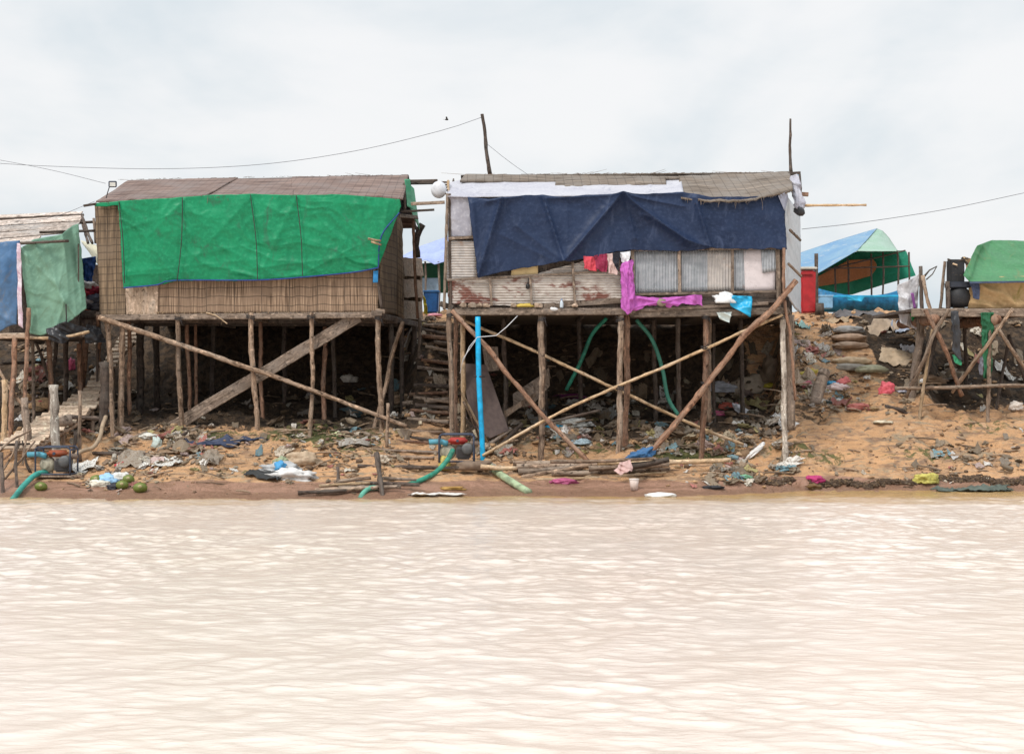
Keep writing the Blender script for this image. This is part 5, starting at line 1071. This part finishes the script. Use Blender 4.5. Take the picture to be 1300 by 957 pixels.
q = MB(); lump(q, c1_+Vector((-.25,-.2,-.05)), (.12,.1,.2), .3, 3); q.build('yellow_jug', plain((.45,.36,.10), .6), None, True, 'small dull yellow jug at the left foot of the red tanked pump', 'jug')
q = MB(); board(q, c1_+Vector((-.9,-.3,-.1)), c1_+Vector((.8,-.35,-.1)), .06, .06); q.build('wooden_plank', W_DARK, None, False, 'dark plank on the mud in front of the red tanked pump', 'plank')

# ================================================================== LOG PILE, DRIFTWOOD
piles = [((652,588),(800,584),.06,W_BARK,'top pale log of the pile, ending at the middle post'),((655,593),(795,589),.07,W_BARK,'second log from the top of the pile'),((658,599),(740,593),.075,W_BOARD,'thick grey log in the middle left of the pile'),
 ((670,604),(845,588),.045,W_PALE,'long slim pale log slanting across the pile'),((662,606),(752,590),.05,W_POST,'brown log at the lower left of the pile'),((700,601),(850,596),.055,W_BARK,'lower right log of the pile'),
 ((760,588),(930,584),.06,W_PALE,'yellowish log reaching furthest right'),((745,595),(850,590),.06,W_BARK,'short log under the pink cloth'),((680,609),(846,600),.035,W_PALE,'lowest thin pole before the pile'),((610,592),(655,594),.05,W_PALE,'short yellowish pole between the blue pipe and the pile'),
 ((790,592),(850,583),.07,W_DARK,'dark log at the right end of the pile'),((700,586),(830,582),.04,W_POST,'thin brown log at the back of the pile')]
for k, (a, b_, r, m_, lab) in enumerate(piles):
    Yb = -1.0-.07*k; z_ = None
    p0, p1 = P(*a, Yb), P(*b_, Yb)
    q = MB(); tube(q, [p0, (p0+p1)/2+Vector((0,0,random.uniform(-.03,.03))), p1], r, r*.8, wob=.025); q.build('log', m_, None, True, lab, 'log', 'log pile under the tin house')
drift = [((378,636),(440,634),.04,W_DARK,'darkest driftwood pole furthest left in the water'),((400,632),(480,628),.045,W_BARK,'grey driftwood pole just behind the darkest one'),((430,626),(510,620),.05,W_BOARD,'driftwood pole leading to the dark stake'),
 ((405,638),(470,634),.035,W_PALE,'yellowish driftwood pole lowest in the water'),((450,622),(532,611),.045,W_DARK,'dark driftwood pole highest on the mud'),((425,629),(470,622),.04,W_BARK,'short driftwood pole crossing the others'),((485,616),(530,607),.035,W_BOARD,'thin driftwood at the right end of the raft')]
for k, (a, b_, r, m_, lab) in enumerate(drift):
    Yb = -3.3+.1*k; p0, p1 = P(*a,Yb), P(*b_,Yb+.1)
    p0.z = max(gz(p0.x,p0.y), .0)+r+.02+.015*k; p1.z = max(gz(p1.x,p1.y), .0)+r+.03+.015*k
    q = MB(); tube(q, [p0, (p0+p1)/2, p1], r, r*.8, wob=.02); q.build('driftwood', m_, None, True, lab, 'driftwood', 'driftwood raft at the water edge')

# ================================================================== LOOSE THINGS ON THE BANK
def LUMP(name, px, py, s, col, label, cat, rough=.42, sub=4, rot=0, rg=.6, tilt=0, seed=None, lift=.25, flat=-.6, group=None):
    g = G(px, py); q = MB(); lump(q, g+Vector((0,0,s[2]*lift)), s, rough, sub, rot, seed, tilt=tilt, flat=flat)
    m_ = col if isinstance(col, bpy.types.Material) else plain(col, rg); return q.build(name, m_, None, True, label, cat, group)
def RAG(name, px, py, w_, h_, col, label, cat, rot=0, amp=.06, rg=.6, seed=None, n=12):
    g = G(px, py); q = MB(); rag(q, g, w_, h_, rot, amp, n, px if seed is None else seed, .02)
    m_ = col if isinstance(col, bpy.types.Material) else plain(col, rg); return q.build(name, m_, None, True, label, cat)
for (x, y, lab) in ((52,622,'green coconut furthest left on the mud'),(178,624,'largest green coconut, alone near the water'),(155,620,'dull coconut beside the black rag'),(122,613,'green coconut left of the crumpled blue bag'),(163,613,'green coconut at the right of the litter heap')):
    t = thing('coconut', G(x,y), lab, 'coconut', 'green coconuts on the mud')
    r = .11 if x != 178 else .125; g = G(x,y)+Vector((0,0,r*.6)); q = MB(); lump(q, g, (r*1.1,r,r*.85), .08, 3, flat=-1); q.build('husk', plain((.13,.16,.03), .5), t, True)
    q = MB(); lump(q, g+Vector((.02,-r*.8,r*.25)), (r*.35,r*.25,r*.3), .1, 2, flat=-1); q.build('cut_face', plain((.35,.3,.15), .7), t, True)
LUMP('plastic_bag', 140,612,(.2,.12,.12),(.28,.48,.68),'crumpled light blue bag in the litter by the coconuts','bag')
LUMP('plastic_bag', 153,610,(.22,.12,.13),(.62,.60,.56),'greyish white bag right of the crumpled blue one','bag')
LUMP('plastic_bag', 128,617,(.2,.1,.1),(.66,.62,.52),'cream bag left of the black rag at the water edge','bag')
LUMP('black_rag', 143,621,(.12,.08,.09),(.02,.02,.03),'black rag on the mud below the crumpled blue bag','rag')
LUMP('red_wrapper', 150,592,(.16,.05,.05),(.5,.04,.06),'long red wrapper on the bank right of the left pump','wrapper', tilt=.5)
LUMP('red_basket', 57,516,(.24,.12,.1),(.42,.02,.06),'dark red bowl under the ramp at the left','bowl')
LUMP('pink_rag', 90,468,(.1,.08,.2),(.55,.1,.2),'pink rag hanging in the rubbish under the left shack','rag')
LUMP('blue_bottle', 137,529,(.04,.04,.12),(.03,.3,.6),'small blue bottle at the foot of the first post of the bamboo house','bottle')
LUMP('plastic_bag', 149,575,(.16,.1,.07),(.7,.66,.6),'round white lid lying on the bank below the bamboo house posts','lid')
LUMP('white_foam', 190,556,(.22,.12,.08),(.62,.60,.54),'white foam block at the foot of the wide plank','foam')
RAG('dark_sheet', 284,562,1.7,.32,(.035,.045,.085),'dark blue grey sheet lying along the bank under the bamboo house','sheet', rot=.05, amp=.08, n=20)
LUMP('sandbag', 382,588,(.38,.18,.2),(.46,.34,.23),'tan sack half buried on the bank below the bamboo house','sack', rot=.35, rough=.3)
LUMP('plastic_bag', 356,600,(.42,.15,.17),(.42,.42,.42),'grey plastic bag in the shore litter heap right of the hollow','bag', rough=.6)
LUMP('plastic_bag', 374,608,(.42,.14,.15),(.66,.64,.62),'white plastic bag in front of the grey one in the shore litter heap','bag', rough=.6)
LUMP('plastic_bag', 356,603,(.11,.1,.12),(.06,.28,.52),'small blue bag in the middle of the shore litter heap','bag', lift=1.3)
RAG('black_rag', 335,606,.8,.3,(.03,.03,.03),'black torn sheet at the left of the shore litter heap','sheet', rot=-.5, amp=.1)
LUMP('green_bucket', 359,592,(.18,.14,.15),(.28,.32,.2),'olive bundle behind the shore litter heap','bundle')
LUMP('plastic_bag', 429,554,(.16,.08,.08),(.5,.55,.3),'yellowish green bag on the algae below the bamboo house','bag')
LUMP('paper_scrap', 443,484,(.22,.1,.12),(.55,.5,.44),'pale crumpled paper in the dark under the bamboo house','paper')
LUMP('blue_bag', 200,566,(.12,.08,.16),(.45,.52,.48),'pale grey green bag under the lower end of the wide plank','bag')
LUMP('blue_bag', 705,543,(.25,.1,.06),(.02,.3,.5),'blue flat bag in the dark behind the second post','bag')
LUMP('plastic_bag', 738,563,(.22,.1,.08),(.35,.45,.5),'pale blue crumpled bag before the dark under the tin house','bag')
LUMP('plastic_bag', 730,540,(.28,.12,.12),(.55,.54,.5),'white torn bag in the dark under the tin house','bag', rough=.7)
LUMP('cloth_rag', 724,505,(.4,.2,.08),(.16,.03,.1),'dark magenta rag on the shaded bank under the tin house','rag')
LUMP('cloth_rag', 912,497,(.35,.2,.16),(.48,.48,.52),'silvery grey bag behind the right-hand posts of the tin house','bag', rough=.6)
LUMP('white_sack', 946,527,(.36,.12,.12),(.72,.72,.76),'white folded sack sliding down the bank before the corner post','sack', tilt=-.6, rough=.4)
LUMP('plastic_bag', 958,575,(.28,.08,.07),(.70,.68,.66),'long white plastic strip below the white folded sack','plastic', tilt=.7, rough=.5)
RAG('flat_mat', 952,491,1.0,.45,(.42,.34,.26),'stiff tan mat on the bank by the corner post','mat', rot=.1, amp=.07)
LUMP('brown_sack', 981,478,(.3,.25,.42),(.22,.16,.11),'big brown sack slumped in the shade beside the corner post','sack', rough=.35)
LUMP('red_cloth', 925,519,(.3,.12,.12),(.4,.09,.06),'brick red cloth left of the white folded sack','cloth', rough=.6)
LUMP('pink_cloth_scrap', 912,527,(.16,.1,.08),(.5,.1,.2),'magenta pink scrap left of the brick red cloth','scrap')
LUMP('yellow_bag', 980,492,(.2,.1,.08),(.5,.42,.05),'yellow bag between the tan mat and the corner post','bag')
LUMP('blue_cloth', 812,582,(.32,.15,.14),(.04,.13,.28),'navy blue cloth bundle at the foot of the thick leaning pole','cloth', tilt=.3, rough=.5)
g = P(793,592,-2.0); q = MB(); sheet(q, [(786,587,-1.95),(800,584,-1.9)], [(780,599,-2.1),(790,601,-2.15),(803,596,-2.1)], 30, 24, ((789,586,785,600,.08,2.5),(796,585,797,600,.08,2.5)), wr=.12, wsc=5, seed=77, edge=4); q.build('pink_cloth', plain((.52,.34,.31), .8), None, True, 'pale pink cloth hung over the front of the log pile', 'cloth')
LUMP('pink_bag', 715,613,(.26,.1,.07),(.40,.08,.18),'magenta bag on the mud below the log pile','bag')
cup = thing('plastic_cup', G(805,622), 'white plastic cup standing at the water edge below the log pile', 'cup')
g = G(805,622); q = MB(); rev(q, g, [(.07,0),(.085,.12),(.095,.22),(.085,.22),(.07,.03)], n=16); q.build('cup_wall', plain((.66,.55,.5), .4), cup, True)
q = MB(); rev(q, g+Vector((0,0,.205)), [(.1,0),(.1,.02)], n=16); q.build('cup_rim', plain((.7,.64,.6), .4), cup)
g = P(838,628,-2.9); g.z = .03; q = MB(); lump(q, g, (.3,.14,.05), .3, 3); q.build('foam_block', plain((.78,.77,.75), .5, .08), None, True, 'white foam slab floating off the log pile', 'foam')
g = P(555,627,-3.0); g.z = .02; q = MB(); rag(q, g, 1.0, .3, 0, .05, 12, 4, .02, conform=False); q.build('white_sheet', plain((.7,.66,.62), .5, .08), None, True, 'white plastic sheet washed up below the red tanked pump', 'sheet')
g = P(590,616,-2.7); LUMP('yellow_scrap', 575,621,(.25,.08,.04),(.35,.2,.05),'yellowish scrap on the wet mud right of the white sheet','scrap')
LUMP('black_scrap', 905,620,(.22,.1,.05),(.03,.03,.035),'black scrap at the water edge right of the white cup','scrap')
LUMP('green_rag', 941,607,(.2,.1,.06),(.18,.4,.24),'small green plastic on the shore mud','plastic')
LUMP('magenta_bag', 1034,612,(.17,.1,.11),(.42,.03,.14),'crimson bag on the dark tide line','bag')
LUMP('brown_lump', 1034,620,(.15,.08,.07),(.14,.08,.03),'brown husk just below the crimson bag at the water','husk')
LUMP('yellow_bag', 1176,611,(.26,.14,.13),(.48,.42,.10),'bright yellow bag on the tide line at the right','bag', rough=.5)
q = MB(); g = P(1236,619,-1.6); g.z = .06; rag(q, g, 1.5, .35, .03, .06, 30, 9, .005); q.build('fishing_net', plain((.10,.12,.10), .9), None, True, 'grey green heap of fishing net at the right water edge', 'net')
LUMP('pink_bag', 1125,499,(.2,.12,.2),(.68,.12,.15),'bright coral pink bag on the bare slope','bag', tilt=.6)
LUMP('white_bag', 1144,498,(.12,.08,.08),(.55,.54,.62),'small lilac white bag right of the coral pink one','bag')
LUMP('white_bag', 1290,519,(.16,.1,.13),(.70,.62,.55),'white bag on the slope at the right picture edge','bag')
LUMP('paper_scrap', 1120,537,(.25,.12,.04),(.62,.54,.40),'pale cardboard on the slope below the coral pink bag','cardboard')
LUMP('dark_stick', 1140,521,(.3,.06,.05),(.07,.05,.04),'dark charred wood on the slope below the lilac bag','wood', tilt=-.3)
LUMP('red_bag', 1092,519,(.3,.12,.1),(.38,.12,.10),'brownish red bag at the lower end of the path litter','bag')
LUMP('red_bag', 1070,489,(.22,.1,.13),(.62,.16,.15),'light red bag in the litter beside the leaning stump','bag', tilt=.4)
LUMP('blue_wrapper', 1053,489,(.2,.07,.06),(.05,.3,.5),'blue wrapper between the leaning stump and the light red bag','wrapper')
LUMP('yellow_wrapper', 1024,478,(.25,.08,.12),(.5,.4,.08),'yellow wrapper left of the leaning stump','wrapper', tilt=.4)
LUMP('pink_wrapper', 1027,491,(.2,.08,.1),(.5,.14,.18),'pink wrapper under the yellow one left of the leaning stump','wrapper')
LUMP('white_bag', 1064,495,(.25,.1,.1),(.66,.52,.5),'pinkish white bag right of the leaning stump foot','bag')
q = MB(); a_ = G(1034,509); tube(q, [a_-Vector((0,0,.1)), P(1047,471,a_.y+.4)], .15, .14, n=12, wob=.02); q.build('leaning_stump', W_BOARD, None, True, 'thick pale stump leaning out of the litter by the path', 'stump')
LUMP('sandbag', 1110,520,(.1,.1,.05),(.3,.2,.1),'small tan lump beside the brownish red bag','lump')
for k, (x, y, w_, col, lab) in enumerate(((1077,421,.40,(.20,.19,.18),'grey sandbag, topmost of the path steps'),(1078,431,.48,(.30,.19,.12),'reddish stone slab, second of the path steps'),(1080,441,.46,(.27,.18,.12),'dull brown slab, third of the path steps'),
        (1081,461,.50,(.46,.33,.2),'tan rounded slab, fourth of the path steps'),(1078,469,.46,(.25,.22,.18),'grey brown sandbag, fifth of the path steps'),(1107,471,.40,(.24,.23,.15),'olive grey sandbag right of the fifth path step'))):
    LUMP('path_step', x, y, (w_,.24,.12), col, lab, 'path step', rough=.15, group='sandbag steps of the earth path')
for (x, y, w_, h_, col, rot, lab) in ((1090,400,1.3,.5,(.10,.09,.09),0,'dark torn sheet across the head of the path'),(1120,412,.9,.6,(.30,.22,.15),.3,'tan crumpled sheet at the head of the path'),(1148,418,.7,.4,(.24,.27,.33),.2,'blue grey sheet under the white printed sack'),
        (1060,410,.7,.4,(.35,.25,.15),0,'brown rag left of the head of the path'),(1138,456,.8,.5,(.5,.38,.26),-.4,'tan rag on the slope left of the right shack'),(1155,447,.4,.3,(.62,.60,.62),.2,'white rag just right of the tan slope rag'),(1019,416,.3,.4,(.2,.33,.3),.2,'grey green rag hanging below the ice chest')):
    RAG('ground_sheet', x, y, w_, h_, col, lab, 'sheet', rot, amp=.12)
for (a, b_, r, m_, lab) in (((1018,398),(1045,400),.07,W_PLY,'short log before the red ice chest'),((1084,391),(1117,388),.06,W_PLY,'log at the head of the path before the blue boat'),((118,578),(205,580),.04,W_DARK,'dark board lying on the bank below the ramp'),((166,560),(200,545),.04,W_BOARD,'broken stick at the foot of the wide plank'),
        ((232,556),(252,543),.04,W_DARK,'dark stick by the second front post of the bamboo house'),((165,590),(190,578),.03,W_BOARD,'grey stick below the dark board'),((1180,487),(1220,480),.03,W_DARK,'dark stick in the shade under the right shack')):
    p0, p1 = G(*a), G(*b_); q = MB(); tube(q, [p0+Vector((0,0,r)), p1+Vector((0,0,r))], r, r*.8, wob=.02); q.build('fallen_stick', m_, None, True, lab, 'stick')
# bird
bd = thing('bird', P(568,152,20), 'small dark bird flying above the gap between the houses', 'bird')
q = MB(); c_ = P(567.5,152,20); V, Fc = ico(2); q.add([(c_.x+v[0]*.085*(1-.4*max(0,v[0])), c_.y+v[1]*.035, c_.z+v[2]*.032) for v in V], Fc)
for s in (-1, 1):
    q.add([c_+Vector((.03,0,.01)), c_+Vector((-.03,0,.01)), c_+Vector((-.045,s*.18,.06)), c_+Vector((.01,s*.2,.07)), c_+Vector((.0,0,.025))], [(0,1,2,3),(0,3,4),(4,3,2),(4,2,1)])
q.add([c_+Vector((-.07,-.01,0)), c_+Vector((-.07,.01,0)), c_+Vector((-.14,.025,.005)), c_+Vector((-.14,-.025,.005))], [(0,1,2,3)])
q.build('bird_body', plain((.04,.04,.04), .8), bd, True)

# ================================================================== LITTER, RUBBLE, TWIGS (uncountable)
PAL = [(.62,.60,.56),(.55,.50,.42),(.40,.33,.25),(.30,.22,.15),(.5,.42,.3),(.35,.3,.26),(.30,.20,.13),(.14,.10,.07),(.66,.64,.62),(.40,.36,.30),(.38,.14,.12),(.16,.28,.32),(.42,.36,.16),(.3,.25,.2),(.34,.22,.13),(.5,.42,.33),(.58,.53,.47),(.35,.27,.2),(.48,.36,.33),(.62,.58,.53),(.26,.20,.15)]
zones = [  # (x0,x1,y0,y1,count,size,colourfulness)
 (20,135,430,560,420,.09,.6), (130,480,500,565,420,.075,.55), (150,270,548,590,200,.09,.8), (500,575,395,540,330,.08,.9), (575,1000,495,578,1150,.075,.75), (600,1000,440,500,350,.08,.4),
 (700,1000,500,560,420,.10,1), (1000,1070,415,520,230,.08,1.0), (1020,1110,475,525,90,.075,.9), (900,1010,560,615,170,.08,.7), (100,215,585,620,90,.07,.8), (1130,1300,500,600,90,.05,.5),
 (1150,1300,410,495,220,.08,.5), (230,420,565,600,90,.06,.6), (380,500,550,600,130,.06,.6), (600,680,575,600,70,.06,.5), (1180,1260,560,600,70,.05,.3), (800,960,585,618,90,.06,.7), (20,520,600,628,110,.035,.4), (960,1300,585,620,160,.035,.4), (1010,1300,500,600,300,.022,.3), (130,500,565,615,420,.028,.3), (1010,1170,400,500,260,.04,.4), (500,575,540,600,90,.04,.5), (1000,1160,396,430,110,.07,.7), (440,520,480,560,120,.07,.8)]
lit, rub, twg = MB(), MB(), MB()
R = random.Random(5)
for (x0,x1,y0,y1,n,s,cf) in zones:
    for _ in range(n):
        px_, py_ = R.uniform(x0,x1), R.uniform(y0,y1)
        if mnoise.noise(Vector((px_*.02, py_*.035, n))) < -.18: continue
        if 518 < px_ < 574 and py_ < 560 and R.random() < .75: continue
        if 1050 < px_ < 1118 and py_ < 478 and R.random() < .85: continue
        if abs(px_-np.interp(py_, pyk, (lk+rk)/2)) < 32 and px_ < 190 and R.random() < .9: continue
        g = G(px_, py_)
        if g.y > 8.2: continue
        dark = (130 < px_ < 500 and py_ < 540) or (590 < px_ < 985 and py_ < 545)  # pieces under the houses: shade painted in through darker colours
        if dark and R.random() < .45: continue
        k = R.random(); z = s*math.exp(R.gauss(0,.45)); rot = R.uniform(0, 3.14)
        if k < .5*cf+.12:
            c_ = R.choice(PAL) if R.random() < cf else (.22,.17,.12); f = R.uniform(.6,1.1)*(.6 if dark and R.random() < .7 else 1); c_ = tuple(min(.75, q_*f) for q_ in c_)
            kk_ = R.random()
            if kk_ < .42:
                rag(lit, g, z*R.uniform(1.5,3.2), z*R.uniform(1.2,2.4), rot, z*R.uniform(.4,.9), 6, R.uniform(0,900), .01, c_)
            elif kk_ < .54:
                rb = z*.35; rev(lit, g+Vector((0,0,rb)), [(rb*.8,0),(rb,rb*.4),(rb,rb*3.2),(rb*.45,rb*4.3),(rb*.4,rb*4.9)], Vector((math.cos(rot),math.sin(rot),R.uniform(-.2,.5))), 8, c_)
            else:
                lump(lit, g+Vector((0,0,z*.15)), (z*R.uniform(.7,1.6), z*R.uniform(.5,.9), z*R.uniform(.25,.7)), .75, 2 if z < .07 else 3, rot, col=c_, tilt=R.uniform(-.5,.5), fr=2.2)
        elif k < .85:
            if z > .075: z *= .7
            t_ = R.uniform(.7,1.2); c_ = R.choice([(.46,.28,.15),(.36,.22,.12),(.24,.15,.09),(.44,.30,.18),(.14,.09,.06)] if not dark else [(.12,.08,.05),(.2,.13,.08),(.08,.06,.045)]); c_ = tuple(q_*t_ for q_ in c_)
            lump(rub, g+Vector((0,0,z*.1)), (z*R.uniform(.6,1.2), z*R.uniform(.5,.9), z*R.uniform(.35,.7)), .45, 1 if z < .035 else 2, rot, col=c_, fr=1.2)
        else:
            L = R.uniform(.15,.7); d_ = Vector((math.cos(rot), math.sin(rot)*.6, R.uniform(-.1,.25)))*L
            t_ = R.uniform(.6,1.6); tube(twg, [g+Vector((0,0,.03)), g+d_*.5+Vector((0,0,.05)), g+d_+Vector((0,0,.03))], R.uniform(.008,.022), n=5, step=.15, col=tuple(q_*t_ for q_ in (.28,.2,.14)))
setp(lit.build('litter', M_LIT, None, False), 'scattered plastic and paper litter over the bank', 'litter', None, 'stuff')
setp(rub.build('rubble', M_RUB, None, True), 'stones and clods scattered over the bank', 'rubble', None, 'stuff')
setp(twg.build('twig_debris', M_RUB, None, True), 'twigs and broken sticks scattered over the bank', 'twigs', None, 'stuff')
# dark tide line of wet roots and leaves at the right
tl = MB()
for _ in range(1100):
    px_ = R.uniform(975,1300); py_ = 612+3*math.sin(px_*.03)+2*math.sin(px_*.11)-(px_-1100)*.012+R.gauss(0,1.6)
    if mnoise.noise(Vector((px_*.03,2,2))) < -.25: continue
    g = G(px_, py_); lump(tl, g, (R.uniform(.03,.1), R.uniform(.03,.06), R.uniform(.02,.045)), .6, 1, R.uniform(0,3), col=(.07,.045,.03))
setp(tl.build('tide_line_debris', M_RUB, None, False), 'dark line of wet roots and leaves along the right shore', 'debris', None, 'stuff')
